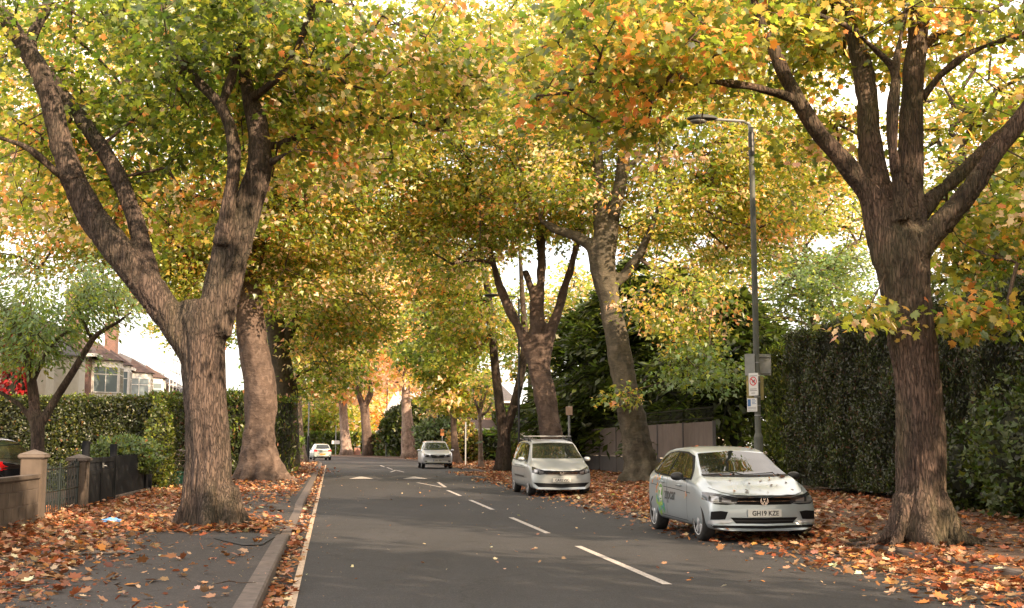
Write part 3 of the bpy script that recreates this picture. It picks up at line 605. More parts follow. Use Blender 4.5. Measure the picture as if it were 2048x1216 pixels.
make_tree('plane_tree', 47, 'bulging plane trunk splitting into three thick limbs directly behind the silver people carrier',
  [[(1120, 960, 34), (1112, 930, 26), (1104, 880, 23), (1096, 830, 22), (1086, 780, 21), (1078, 735, 23), (1077, 705, 25), (1078, 690, 18)],
   [(1068, 725, 15), (1045, 670, 11), (1020, 620, 9), (998, 570, 8), (985, 520, 7), (965, 460, 5), (930, 400, 3)], [(1076, 710, 14), (1070, 650, 11), (1068, 600, 9), (1050, 540, 7)],
   [(1079, 705, 16), (1079, 640, 11), (1082, 560, 9), (1082, 490, 8), (1075, 400, 8), (1060, 300, 6), (1050, 180, 4)],
   [(1088, 705, 16), (1106, 650, 11), (1128, 580, 9), (1146, 520, 7), (1160, 440, 7), (1150, 330, 5)], [(985, 525, 6), (950, 520, 4, -.5), (905, 528, 3, -1)], [(1082, 500, 8), (1095, 450, 6), (1120, 430, 4)]],
  [(1010, 280, 260, 220, 0, 6.5, 470, YG), (1000, 70, 330, 120, 1, 6, 230, YG), (930, 430, 150, 120, -1, 4, 80, YG), (1080, 430, 150, 80, 1.5, 4, 50, YG), (820, 330, 170, 220, 2, 6, 210, YG)],
  dict(mix=YG, per=58, size=.2, r=1.15, clear=[(1070, 590, 110, 120), (1110, 560, 60, 80), (990, 560, 60, 60)], T=T_LOW, zmin=4.5, step=1.1, hole=[(925, 480, 22, 18), (935, 380, 22, 16), (1010, 560, 20, 26)]), bark=M_PLANE, roots=5, seed=30, remesh=.06, trunk_detail=2, tw=.012, group=AV)
make_tree('plane_tree', 42, 'plane trunk leaning left in front of the boarded fence, with a cut knuckled top',
  [[(1284, 972, 48), (1280, 945, 36), (1272, 890, 29), (1262, 830, 26), (1248, 760, 24), (1236, 690, 23), (1222, 610, 22), (1210, 560, 24), (1206, 520, 27), (1208, 480, 22)],
   [(1200, 530, 18), (1182, 490, 15), (1152, 472, 11), (1115, 460, 8), (1080, 440, 6)], [(1205, 500, 19), (1200, 430, 15), (1195, 320, 12), (1186, 220, 9), (1180, 120, 6)],
   [(1215, 500, 18), (1228, 420, 14), (1246, 340, 13), (1256, 250, 11), (1262, 150, 7)], [(1226, 570, 12), (1250, 548, 10), (1275, 515, 8, -.3), (1300, 460, 6, -.6), (1330, 380, 4, -.8)], [(1245, 350, 8), (1290, 300, 6), (1350, 230, 4)]],
  [(1260, 260, 300, 250, 0, 6.5, 540, YG), (1360, 610, 120, 90, -2, 3, 55, YG), (1400, 730, 90, 50, -3, 2.5, 26, BG), (1250, 805, 40, 22, -1.5, .6, 8, YG), (1480, 420, 140, 130, 1, 5, 170, YG), (1160, 380, 140, 110, -1, 4, 45, YG), (1580, 300, 160, 170, 2, 5, 200, YG), (1420, 90, 300, 130, 2, 6, 230, YG)],
  dict(mix=YG, per=54, size=.19, r=1.0, clear=[(1210, 500, 70, 110), (1250, 300, 60, 120), (1090, 500, 120, 110)], T=T_LOW, zmin=3.0, step=1.1, hole=[(1350, 440, 26, 20), (1420, 470, 30, 22), (1265, 430, 20, 20), (1380, 560, 16, 14)]), bark=M_PLANE_G, roots=5, seed=31, remesh=.055, trunk_detail=2, tw=.011, group=AV)
# background garden trees
def bgtree(Y, label, limbs, blobs, mix, size=.5, r=1.5, per=36, seed=1, name='garden_tree', zmin=1.2, holes=None, T=T_LOW, tilt=.55, droop=.5, bark=M_PLANE_G, group='trees in the gardens behind'):
    return make_tree(name, Y, label, limbs, blobs, dict(mix=mix, per=per, size=size, r=r, T=T, zmin=zmin, step=2.2, hole=holes, tilt=tilt, droop=droop), bark=bark, seed=seed, tw=.02, group=group)
bgtree(34, 'garden tree with small yellow-green leaves behind the tall hedge, right of the near maple trunk', [[(2010, 940, 10), (2000, 700, 8), (1960, 500, 6), (1930, 420, 4)]], [(1960, 430, 170, 140, 0, 4, 190, YG), (1950, 200, 150, 170, 2, 4, 120, YG), (2010, 560, 130, 70, 0, 3, 60, BG)], YG, .2, .9, seed=41, zmin=3)
bgtree(62, 'fine-leaved bluish garden tree above the hedge between the lamp post and the right maple', [[(1640, 935, 8), (1640, 800, 7), (1630, 700, 6), (1620, 560, 4)]], [(1650, 580, 120, 90, 0, 5, 210, BG), (1620, 440, 170, 150, 3, 5, 330, YG), (1480, 640, 60, 90, 0, 4, 60, YG)], BG, .24, 1.0, seed=42, holes=[(1590, 470, 40, 26), (1650, 480, 40, 20)])
bgtree(80, 'broad yellowing tree standing far behind the boarded fence, left of the lamp post', [[(1420, 930, 8), (1420, 800, 7), (1400, 600, 5)]], [(1410, 560, 120, 120, 0, 6, 120, YG), (1500, 400, 120, 120, 4, 6, 80, MG), (1320, 450, 140, 80, 2, 5, 110, YG)], YG, .34, 1.4, seed=43, holes=[(1400, 480, 36, 24)])
bgtree(165, 'green tree at the far end of the road above the parked hatchback', [[(650, 908, 6), (650, 850, 5), (645, 780, 4)]], [(645, 820, 60, 55, 0, 9, 110, YG), (600, 840, 60, 45, 3, 9, 70, BG)], MG, .7, 2.4, seed=44, zmin=.5)
bgtree(175, 'sunlit yellow-green small tree between the two left planes at the bend', [[(712, 905, 3), (712, 860, 3), (712, 830, 2)]], [(712, 850, 28, 38, 0, 6, 40, {'ygreen': 5, 'yellow': 2, 'green': 2}), (760, 810, 40, 50, 6, 7, 60, GO)], YG, .7, 2.2, seed=45, zmin=.5)
bgtree(190, 'tall golden tree closing the view at the end of the avenue', [[(790, 905, 6), (790, 800, 5), (790, 700, 3)]], [(790, 690, 130, 110, 0, 10, 230, GO), (680, 630, 120, 130, 6, 10, 190, GO), (880, 600, 130, 140, 6, 10, 190, MG), (760, 500, 160, 100, 8, 10, 190, MG)], GO, .85, 2.8, seed=46, zmin=6)
bgtree(120, 'tall green tree behind the left houses, seen between the street trees', [[(420, 915, 6), (420, 800, 6), (420, 650, 4)]], [(390, 560, 130, 150, 0, 7, 260, MG), (560, 700, 60, 150, -8, 5, 110, DG)], MG, .5, 1.8, seed=47, zmin=2)
bgtree(96, 'golden tree filling the gap between the slender forked tree and the people carrier plane', [[(1060, 925, 6), (1060, 800, 5), (1060, 650, 3)]], [(1060, 660, 80, 100, 0, 5, 110, YG), (1150, 620, 80, 100, 2, 5, 80, MG)], YG, .42, 1.7, seed=48, zmin=2)
bgtree(106, 'feathery garden tree partly hiding the brick house at the bend', [[(895, 915, 4), (895, 850, 3), (893, 790, 2)]], [(885, 800, 50, 30, 0, 4, 45, MG), (950, 800, 50, 40, 0, 4, 50, YG)], MG, .36, 1.3, seed=49, zmin=3)
# small garden tree on the left
make_tree('cherry_tree', 29, 'small garden tree with pale narrow leaves behind the stone gate pier',
  [[(78, 925, 16), (76, 880, 13), (76, 850, 14), (74, 835, 14), (73, 822, 9)], [(84, 845, 9), (110, 800, 8), (145, 745, 7, -.2), (172, 700, 6, -.2), (195, 668, 5, -.3), (235, 645, 3, -.4), (262, 625, 2, -.4)],
   [(70, 835, 10), (62, 780, 7), (55, 720, 6), (40, 670, 5), (10, 620, 4, .3), (-20, 590, 3)], [(66, 845, 7), (40, 810, 5), (0, 785, 4), (-30, 775, 3)], [(76, 840, 7), (72, 790, 6), (68, 760, 5), (110, 680, 4), (150, 660, 2)], [(185, 680, 4), (165, 640, 3), (150, 600, 2)]],
  [(70, 600, 170, 90, 0, 2.6, 165, BG), (200, 590, 100, 70, -.3, 1.6, 55, BG), (80, 700, 110, 60, 0, 1.8, 40, BG), (-20, 680, 80, 90, 0, 2, 36, BG)],
  dict(mix={'blue': 3, 'green': 4, 'ygreen': 1.5, 'orange': .1}, per=38, size=.17, r=.62, T=T_OVAL, zmin=2.4, droop=.9, tilt=.45, hole=[(110, 585, 28, 26)], rmax=.03), bark=M_BARK_R, seed=51, tw=.005, remesh=.03, remesh_top=760)
# trees behind the camera (their crowns shade the street and show in the windscreens)
def behind(X, Y, label, seed, mix):
    root = empty('street_tree', (X, Y, 0), 0, label, 'tree', 'street trees behind the viewpoint')
    bm = bmesh.new(); r = random.Random(seed)
    tube(bm, [(0, 0, 0), (.1, 0, 2), (0, .1, 4.5)], [.5, .36, .34], 14)
    for k in range(5):
        a = k * 1.3; tube(bm, [(0, 0, 4), (math.cos(a) * 1.2, math.sin(a) * 1.2, 6.5), (math.cos(a) * 3, math.sin(a) * 3, 11)], [.22, .16, .06], 8)
    obj('trunk', bm, M_BARK, root, True); rg = np.random.default_rng(seed); n = 9000
    v = rg.normal(0, 1, (n, 3)); v /= np.linalg.norm(v, axis=1, keepdims=True); v *= rg.random((n, 1)) ** .4; p = v * np.array([6.4, 6.4, 4.8]) + np.array([0, 0, 9])
    cl = rg.integers(0, 420, n); cc = p[:420]; p = cc[cl] + rg.normal(0, .45, (n, 3))
    obj('crown', leaves_mesh('crown', p, rg.normal(0, .6, (n, 3)) + np.array([0, 0, 1]), rg.normal(0, 1, (n, 3)), rg.uniform(.3, .5, n), pick(n, mix), T_MID), LEAF, root)
behind(9.2, -3, 'maple beside the right kerb just behind the viewpoint', 61, OR); behind(10.4, -17, 'tree on the right verge further behind the viewpoint', 62, YG)
behind(-3.0, -6, 'tree in the left pavement behind the viewpoint', 63, D1); behind(17.5, 10, 'garden tree behind the right hedge, nearest outside the view', 65, YG); behind(20, 22, 'second garden tree behind the right hedge, outside the view', 66, YG); behind(19, 33, 'third tree added behind the right hedge to block the sun', 68, YG); behind(16, -12, 'garden tree beyond the right hedge behind the viewpoint', 67, YG)  # the garden trees here are added to keep sun off the street
behind(9, -32, 'tree on the right verge farthest behind the viewpoint', 64, OR)
# ------------------------------------------------------------------ hedges, conifers, shrubs
def foliage_shell(name, faces, n, size, mix, parent=None, T=T_LOW, depth=.25, up=.4, mat_=HEDGE, seed=5, rough=.0, dark=1):
    """leaf clumps on a set of quads [(origin, u, v, normal, weight)]"""
    global RNG; RNG = np.random.default_rng(seed); ps = []; ns = []; ts = []
    w_ = np.array([Vector(f[1]).length * Vector(f[2]).length * (f[4] if len(f) > 4 else 1) for f in faces]); w_ = w_ / w_.sum()
    for f, k in zip(faces, (w_ * n).astype(int)):
        o, u, v, nm = (np.array(x, float) for x in f[:4]); a = RNG.random((k, 1)); b = RNG.random((k, 1)); p = o + u * a + v * b
        lump = np.array([noise.noise(Vector(q) * 1.3) + .5 * noise.noise(Vector(q) * 3.7) for q in p])[:, None]
        p = p + nm * (lump * rough + RNG.normal(0, .05, (k, 1)) - RNG.random((k, 1)) ** 2 * depth)
        ps.append(p); ns.append(nm * .9 + RNG.normal(0, .55, (k, 3))); t = RNG.normal(0, .6, (k, 3)) + nm * .5; t[:, 2] += up; ts.append(t)
    p = np.concatenate(ps); m = len(p)
    patch = np.array([noise.noise(Vector(q) * .9) for q in p])[:, None]
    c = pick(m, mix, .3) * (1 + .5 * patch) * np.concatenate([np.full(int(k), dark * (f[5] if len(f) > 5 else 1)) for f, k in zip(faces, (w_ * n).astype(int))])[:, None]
    return obj(name, leaves_mesh(name, p, np.concatenate(ns), np.concatenate(ts), RNG.uniform(.6, 1.3, m) * size, np.clip(c, .003, .6), T, RNG.uniform(.5, 2, m)), mat_, parent)
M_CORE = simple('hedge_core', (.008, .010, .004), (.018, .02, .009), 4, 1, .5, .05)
def hedge(label, a, b, z0, z1, thick, n, size, mix, seed=5, rough=.12, group=None, T=T_LOW, up=.4, name='hedge', side=1, ends=True, dark=.6):
    """a->b front line; thickness to the left of travel * side"""
    a = Vector((*a, 0)); b = Vector((*b, 0)); u = b - a; t = u.normalized(); nn = Vector((t.y, -t.x, 0)) * side; L = u.length
    root = empty(name, a, 0, label, 'hedge', group)
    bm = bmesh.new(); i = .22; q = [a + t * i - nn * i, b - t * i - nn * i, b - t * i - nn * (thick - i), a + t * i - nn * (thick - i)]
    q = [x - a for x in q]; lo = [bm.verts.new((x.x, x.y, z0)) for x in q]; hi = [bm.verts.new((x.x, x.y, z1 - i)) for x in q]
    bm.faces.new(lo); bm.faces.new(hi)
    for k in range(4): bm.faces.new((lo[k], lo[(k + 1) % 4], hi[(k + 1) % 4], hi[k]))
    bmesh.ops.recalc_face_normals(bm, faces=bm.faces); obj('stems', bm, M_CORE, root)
    H = Vector((0, 0, z1 - z0)); o = Vector((0, 0, z0)); fs = [(o, u, H, nn, 1.0), (Vector((0, 0, z1)), u, -nn * thick, Vector((0, 0, 1)), .8, 2.6)]  # top leaves coloured brighter, painting in the sunlight on hedge tops
    if ends: fs += [(o, -nn * thick, H, -t, .8), (o + u, -nn * thick, H, t, .3)]
    foliage_shell('foliage', fs, n, size, mix, root, T, .25, up, seed=seed, rough=rough, dark=dark); return root
def rb(Y): return 12.3 - .14 * Y
def lb(Y): return -5.2 - .15 * Y
CY = {'dgreen': 5, 'green': 4, 'ygreen': .5, 'brown': .8}; HK = {'huge': .42}
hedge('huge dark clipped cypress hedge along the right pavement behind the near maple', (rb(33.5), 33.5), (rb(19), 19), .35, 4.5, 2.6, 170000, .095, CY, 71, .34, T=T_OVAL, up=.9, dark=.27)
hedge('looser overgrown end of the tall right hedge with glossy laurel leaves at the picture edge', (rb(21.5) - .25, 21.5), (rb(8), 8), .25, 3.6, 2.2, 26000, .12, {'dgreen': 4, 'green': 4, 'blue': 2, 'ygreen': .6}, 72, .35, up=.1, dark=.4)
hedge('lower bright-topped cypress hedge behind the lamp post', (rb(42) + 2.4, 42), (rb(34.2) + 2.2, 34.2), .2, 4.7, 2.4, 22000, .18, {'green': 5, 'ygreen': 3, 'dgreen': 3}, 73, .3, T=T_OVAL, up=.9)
hedge('leafy privet hedge across the garden behind the small tree and black gates', (-26, 36), (-10.3, 36), .1, 2.85, 1.8, 85000, .085, {'green': 5, 'dgreen': 3, 'ygreen': 2.5, 'orange': .12}, 74, .12, side=1, dark=.25)  # dark factor puts this hedge's shade into its leaf colour
hedge('dark narrow cypress hedge between the forked maple and the plane tree', (-15.2, 50), (-10.6, 49.0), .1, 3.5, 5, 16000, .2, CY, 75, .15, T=T_OVAL, up=.9)
hedge('low clipped hedge far down the left side of the road', (-14.6, 72), (-16.0, 84), .1, 1.9, 1.5, 6000, .25, CY, 76, .15, side=-1)
FH = 'clipped garden hedges at the bend'
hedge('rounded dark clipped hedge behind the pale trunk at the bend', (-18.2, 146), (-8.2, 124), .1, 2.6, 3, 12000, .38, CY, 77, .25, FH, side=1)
hedge('dark hedge behind the silver off-roader at the bend', (-8.0, 123), (-2.5, 96), .1, 2.4, 3, 10000, .34, {'green': 4, 'dgreen': 4, 'brown': 1}, 78, .25, FH)
hedge('low round green hedge left of the brick pier at the bend', (-27, 158), (-21.6, 155), .1, 2.8, 3, 6000, .45, {'green': 5, 'dgreen': 4}, 79, .3, FH)
hedge('ivy-covered dark hedge along the right pavement beyond the garage', (rb(101) + .2, 101), (rb(86.5) + .2, 86.5), .1, 4.2, 3, 16000, .24, CY, 80, .3)
def blob_shrub(name, c, r, n, size, mix, label, cat='shrub', T=T_LOW, up=.2, seed=1, spiky=0, group=None, z0=.05, lump=.25, shade=.55):
    global RNG; RNG = np.random.default_rng(seed); c = Vector(c); root = empty(name, (c.x, c.y, 0), 0, label, cat, group)
    bm = bmesh.new(); bmesh.ops.create_icosphere(bm, subdivisions=3, radius=1)
    for v in bm.verts: v.co = Vector((v.co.x * r[0] * .72, v.co.y * r[1] * .72, c.z + v.co.z * r[2] * .75))
    for k in range(4): tube(bm, [(math.cos(k * 1.6) * .1, math.sin(k * 1.6) * .1, z0), (math.cos(k * 1.6) * .3 * r[0], math.sin(k * 1.6) * .3 * r[1], c.z)], [.05, .03], 6)
    obj('stems', bm, M_CORE, root)
    v = RNG.normal(0, 1, (n, 3)); v /= np.linalg.norm(v, axis=1, keepdims=True)
    l = np.array([noise.noise(Vector(q) * 2.3 + Vector((seed, 0, 0))) + .6 * noise.noise(Vector(q) * 5) for q in v])[:, None]
    p = v * np.array(r) * (1 + l * lump - RNG.random((n, 1)) ** 2 * .28) + np.array([0, 0, c.z]); k = p[:, 2] > z0; p = p[k]; v = v[k]; n = len(p)
    t = v * .7 + RNG.normal(0, .5, (n, 3)); t[:, 2] += up
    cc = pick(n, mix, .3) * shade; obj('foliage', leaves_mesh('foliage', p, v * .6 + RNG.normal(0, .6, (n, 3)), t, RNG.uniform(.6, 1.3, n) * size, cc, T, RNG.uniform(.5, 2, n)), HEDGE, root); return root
blob_shrub('shrub', (XR(250, 31.5), 31.5, 1.15), (1.0, .9, .5), 5500, .10, {'blue': 5, 'green': 3, 'ygreen': 1, 'rust': .15}, 'rounded grey-green shrub rising over the black gates', seed=81, shade=.8)
blob_shrub('holly_bush', (XR(862, 128), 130, 3.2), (5.6, 4, 3.1), 8000, .5, {'dgreen': 6, 'green': 2}, 'big dome-shaped dark evergreen behind the pale flaking trunk', 'bush', seed=82, lump=.12)
blob_shrub('shrub', (XR(888, 104), 104, 2.2), (2.6, 2, 1.6), 2600, .34, {'blue': 5, 'green': 2}, 'pale arching shrub above the hedge beside the brick house', seed=83)
blob_shrub('shrub', (XR(928, 92), 92, 1.6), (1.2, 1.2, 1.6), 1500, .28, {'ygreen': 4, 'gold': 3, 'green': 1}, 'yellow autumn shrub in front of the pink rendered wall', seed=84)
blob_shrub('shrub', (XR(1135, 60), 62, 1.8), (1.4, 1.3, 1.9), 3000, .24, {'green': 5, 'dgreen': 4}, 'leafy shrub between the garage and the boarded fence', seed=85)
blob_shrub('shrub', (XR(318, 35), 34.9, 1.3), (.4, .5, 1.5), 2600, .1, {'ygreen': 4, 'green': 5}, 'ivy-like shrub spilling over the last black fence post', seed=86)
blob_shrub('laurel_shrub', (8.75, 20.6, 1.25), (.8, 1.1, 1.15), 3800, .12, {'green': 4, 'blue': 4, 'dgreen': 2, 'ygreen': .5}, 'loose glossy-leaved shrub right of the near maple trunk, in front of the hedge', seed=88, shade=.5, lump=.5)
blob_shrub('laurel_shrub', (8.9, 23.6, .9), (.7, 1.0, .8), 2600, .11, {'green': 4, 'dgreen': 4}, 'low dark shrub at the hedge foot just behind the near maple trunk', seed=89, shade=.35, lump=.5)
def conifer(X, Y, H, R, label, seed, n=15000, size=.5, z0=2.3, mix=None):
    global RNG; RNG = np.random.default_rng(seed); root = empty('cypress_tree', (X, Y, 0), 0, label, 'conifer', 'dark conifers behind the boarded fence')
    bm = bmesh.new(); tube(bm, [(0, 0, 0), (.1, 0, H * .5), (0, 0, H * .92)], [.3, .2, .04], 8)
    boughs = []
    for k in range(130):
        z = z0 + (H - z0) * (k / 130) ** 1.0; a = RNG.random() * 6.28; L = R * (1 - ((z - z0) / (H - z0)) ** 2.6) * RNG.uniform(.55, 1.15) + .3
        boughs.append((z, a, L)); tube(bm, [(0, 0, z), (math.cos(a) * L * .6, math.sin(a) * L * .6, z + .1), (math.cos(a) * L, math.sin(a) * L, z - .25 * L)], [.06, .04, .015], 4)
    obj('trunk', bm, M_CORE, root)
    b = np.array(boughs)[RNG.integers(0, 130, n)]; s = RNG.random(n) ** .6; wd = RNG.normal(0, .26, n) * b[:, 2] * (.4 + s * .5)
    x = np.cos(b[:, 1]) * b[:, 2] * s - np.sin(b[:, 1]) * wd; y = np.sin(b[:, 1]) * b[:, 2] * s + np.cos(b[:, 1]) * wd; z = b[:, 0] + .1 - .25 * b[:, 2] * s ** 2 - np.abs(wd) * .25 + RNG.normal(0, .10, n)
    t = np.stack([np.cos(b[:, 1]), np.sin(b[:, 1]), np.full(n, -.5)], 1) + RNG.normal(0, .4, (n, 3))
    obj('crown', leaves_mesh('crown', np.stack([x, y, z], 1), RNG.normal(0, .5, (n, 3)) + np.array([0, 0, 1]), t, RNG.uniform(.6, 1.2, n) * size, pick(n, mix or {'dgreen': 8, 'green': 1.5}, .35) * .75, T_OVAL), HEDGE, root)
conifer(XR(1165, 66), 66, 9.0, 4.0, 'dark spreading conifer behind the fence, left of the leaning plane trunk', 91)
conifer(XR(1275, 58), 60, 10.6, 4.8, 'tallest dark conifer directly behind the leaning plane trunk', 92, 17000)
conifer(XR(1370, 54), 56, 9.6, 4.6, 'dark conifer behind the fence, right of the leaning plane trunk', 93, 16000)
conifer(XR(1470, 50), 50, 7.8, 4.2, 'lower dark conifer nearest the lamp post', 94, 13000)
# ------------------------------------------------------------------ fallen leaves
def litter(label, pts, size, mix, seed, T=T_MAPLE, zf=None, lift=.03):
    global RNG; RNG = np.random.default_rng(seed); pts = np.array(pts); n = len(pts)
    z = np.array([zf(x, y) for x, y in pts]) + .006 + RNG.random(n) ** 2 * lift
    pos = np.column_stack([pts, z]); nm = np.array([0, 0, 1]) + RNG.normal(0, .30, (n, 3)); flip = RNG.random(n) < .5; nm[flip] *= -1
    cu = RNG.normal(0, 1, n); cu = np.where(flip, 1, -1) * np.abs(cu) * 1.6
    me = leaves_mesh('fallen_leaves', pos, nm, RNG.normal(0, 1, (n, 3)) * np.array([1, 1, .15]), RNG.uniform(.35, 1.1, n) * size * .8, pick(n, mix, .3) * .8, T, cu)
    o = obj('fallen_leaves', me, LITTER); tag(o, label, 'fallen leaves', kind='stuff'); return o
LM = {'rust': 5, 'tan': 4.5, 'orange': 1.4, 'brown': 3.6, 'pale': 1.6, 'ygreen': .06}
LD = {'rust': 3.4, 'brown': 4.5, 'tan': 3.6, 'pale': 1.0, 'orange': .6}
def scatter(n, Y0, Y1, f0, f1, dens_f, seed, pw=1.0):
    r = random.Random(seed); out = []
    for _ in range(n):
        y = Y0 + (Y1 - Y0) * r.random() ** pw; t = r.random(); a, b = f0(y), f1(y); x = a + (b - a) * t
        if r.random() < dens_f(x, y, t): out.append((x, y))
    return out
nz_ = lambda x, y, s: .5 + .5 * noise.noise(Vector((x * s, y * s, 0)))
def clamp(v): return max(0., min(1., v))
# left pavement: dense by the walls, thinning towards the kerb, thick beyond the tree
dl = lambda x, y, t: clamp(.06 + 1.35 * clamp((t - .30 - .25 * (nz_(x, y, .9) - .5)) * 2.2) * (.35 + nz_(x, y, 1.7)) + (.5 * nz_(x, y, 1.1) ** 2 if y > 20.5 else 0))
litter('brown and orange maple leaves strewn over the left pavement', scatter(15500, 8, 36, lambda y: lk(y) - .3, lambda y: lk(y) - 4.45, dl, 1, 1.25), .15, LM, 101, zf=lambda x, y: zpl(x, y, (lk(y) - .2 - x) / 4.4), lift=.05)
litter('leaves piled against the foot of the left garden wall and gates', scatter(5200, 10, 34, lambda y: lk(y) - 3.7, lambda y: lk(y) - 4.62, lambda x, y, t: clamp(.25 + .8 * t), 2), .15, LM, 102, zf=lambda x, y: .12 + .10 * clamp((lk(y) - 3.8 - x) / .8), lift=.09)
litter('dry leaves covering the far left pavement around the plane trees', scatter(9000, 34, 92, lambda y: lk(y) - .3, lambda y: lk(y) - 4.8, lambda x, y, t: clamp(.25 + .7 * nz_(x, y, .4)), 3, 1.4), .19, LM, 103, T=T_MID, zf=lambda x, y: .12, lift=.08)
hx, hy = XR(592, 60), 58
litter('deep heap of brown leaves banked up between the plane trees on the left', [(hx - 1.3 + random.gauss(0, 1.15), hy + random.gauss(0, 2.6)) for _ in range(5200)], .2, LD, 104, T=T_MID, zf=lambda x, y: .12 + .62 * math.exp(-((x - hx + 1.5) / 1.3) ** 2 - ((y - hy) / 3.2) ** 2), lift=.1)
litter('line of leaves lying in the left gutter', scatter(3800, 9, 80, lambda y: lk(y) + .02, lambda y: lk(y) + .30, lambda x, y, t: clamp((1.1 - t) * nz_(x, y, .8) * 1.4), 5, 1.6), .12, LM, 105, zf=lambda x, y: .004, lift=.03)
litter('leaves gathered round the roots of the forked maple', [(-4.9 + math.cos(a) * r_, 19.5 + math.sin(a) * r_) for a, r_ in [(random.random() * 6.28, .75 + abs(random.gauss(0, .38))) for _ in range(900)]], .14, LM, 106, zf=lambda x, y: zpl(x, y, .3) + .01, lift=.06)
litter('crumbled leaf fragments over the left pavement', scatter(16000, 9, 30, lambda y: lk(y) - .25, lambda y: lk(y) - 4.4, lambda x, y, t: clamp(.08 + .9 * clamp((t - .25) * 1.8) * nz_(x, y, 1.3)), 12, 1.3), .05, LD, 113, T=T_LOW, zf=lambda x, y: zpl(x, y, (lk(y) - .2 - x) / 4.4), lift=.02)
litter('crumbled leaf fragments along the right road edge and verge', scatter(22000, 9, 30, lambda y: rk(y) - 2.4, lambda y: rk(y) + 4.5, lambda x, y, t: clamp(nz_(x, y, 1.3) * t * 2.2), 13, 1.3), .05, LD, 114, T=T_LOW, zf=lambda x, y: .003 if x < rk(y) + .1 else zpr(x, y, clamp((x - rk(y) - .16) / 6.04)), lift=.02)
# right
gr = lambda y: rk(y)
litter('thick band of orange leaves in the right gutter around the parked cars', scatter(26000, 9, 64, lambda y: rk(y) - 2.1, lambda y: rk(y) - .02, lambda x, y, t: clamp(t ** 1.7 * (.35 + 1.0 * nz_(x, y, .8))), 7, 1.5), .145, LM, 107, zf=lambda x, y: .004, lift=.045)
litter('drift of leaves burying most of the right kerb', scatter(11000, 10, 60, lambda y: rk(y) - .35, lambda y: rk(y) + .5, lambda x, y, t: clamp(.75 * nz_(x, y, 1.1) + (.4 if y > 17 else 0)), 14, 1.4), .14, LM, 115, zf=lambda x, y: .125 if x > rk(y) else .125 * clamp(1 - (rk(y) - x) / .3), lift=.04)
litter('carpet of brown leaves over the right verge and pavement', scatter(30000, 8, 70, lambda y: rk(y) + .1, lambda y: rk(y) + 5.6, lambda x, y, t: clamp(.12 + .95 * (nz_(x, y, .55) ** 1.5) + (.5 if y > 24 else 0) - (.25 if y < 15 else 0)), 8, 1.3), .16, LD, 108, zf=lambda x, y: zpr(x, y, clamp((x - rk(y) - .16) / 6.04)), lift=.05)
litter('far leaves along the pavement at the bend', scatter(4200, 66, 100, lambda y: rk(y) - .7, lambda y: rk(y) + 4.5, lambda x, y, t: .6, 9), .24, LM, 109, T=T_MID, zf=lambda x, y: .13, lift=.05)
litter('leaves on the verge under the plane trunks at the bend', [(float(p.x) + random.uniform(.2, 4.5), float(p.y) + random.uniform(-1, 1)) for p in dens(RK[15:20], .02)][:2600], .4, LM, 110, T=T_MID, zf=lambda x, y: .14, lift=.05)
litter('single leaves and seed scraps scattered on the open carriageway', scatter(900, 9, 60, lambda y: lk(y) + .4, lambda y: rk(y) - 1, lambda x, y, t: .16 + .84 * t ** 3, 10, 1.3), .07, {'tan': 3, 'pale': 3, 'orange': 1.2}, 111, zf=lambda x, y: .004, lift=.01)
litter('small seed scraps on the left pavement and road edge', scatter(2200, 9, 30, lambda y: lk(y) + .8, lambda y: lk(y) - 3, lambda x, y, t: .5, 11, 1.2), .035, {'tan': 3, 'pale': 2, 'brown': 2}, 112, T=T_OVAL, zf=lambda x, y: .004 if x > lk(y) else zpl(x, y, (lk(y) - .2 - x) / 4.4), lift=.005)
# ------------------------------------------------------------------ left boundary: wall, piers, gates, fence
def LB(Y): return -4.83 - .15 * Y
RZL = math.atan(.15)
def along(x0, x1, y0, y1, z0, z1, bm, bev=.008):  # local: x across (+ towards road), y along
    return bx(bm, x0, x1, y0, y1, z0, z1, bev=bev)
def at_left(name, Y, label, cat, group=None): return empty(name, (LB(Y), Y, .10), RZL, label, cat, group)
KL = 1 / math.cos(RZL)
def wall_blocks(parent, L, h, cop=True):
    bm = bmesh.new(); r = random.Random(4); z = 0; row = 0
    hs = [.235, .235, .235, .16]
    for hh in hs:
        y = -(.22 if row % 2 else 0)
        while y < L:
            y0, y1 = max(0, y), min(L, y + .45)
            if y1 - y0 > .03: bx(bm, -.10 + r.uniform(-.003, .003), r.uniform(-.003, .003), y0 + .004, y1 - .004, z + .004, z + hh - .004, bev=.008)
            y += .45
        z += hh; row += 1
    obj('blocks', bm, M_BLOCK, parent); bm = bmesh.new(); bx(bm, -.092, -.008, .002, L - .002, -.1, z - .002); obj('mortar', bm, M_CONC, parent)
    bm = bmesh.new(); bx(bm, -.14, .03, 0, L, z + .001, z + .075, bev=.015); obj('coping', bm, M_BLOCK, parent)
w0 = at_left('garden_wall', 8.0, 'low stained concrete block wall with coping at the left edge', 'wall'); wall_blocks(w0, 12.15 * KL, .86); w0.location.z = .02
def pier(Y, h, label):
    r = at_left('gate_pier', Y, label, 'gate pier', 'gate piers in the left boundary')
    bm = bmesh.new(); bx(bm, -.33, .02, 0, .36, -.1, h - .12, bev=.015); obj('shaft', bm, M_BLOCK, r)
    bm = bmesh.new(); bx(bm, -.37, .06, -.04, .40, h - .118, h - .05, bev=.015); b0 = [bm.verts.new(p) for p in ((-.36, -.03, h - .052), (.05, -.03, h - .052), (.05, .39, h - .052), (-.36, .39, h - .052))]; t = bm.verts.new((-.155, .18, h + .03))
    for k in range(4): bm.faces.new((b0[k], b0[(k + 1) % 4], t))
    obj('cap', bm, M_CONC, r)
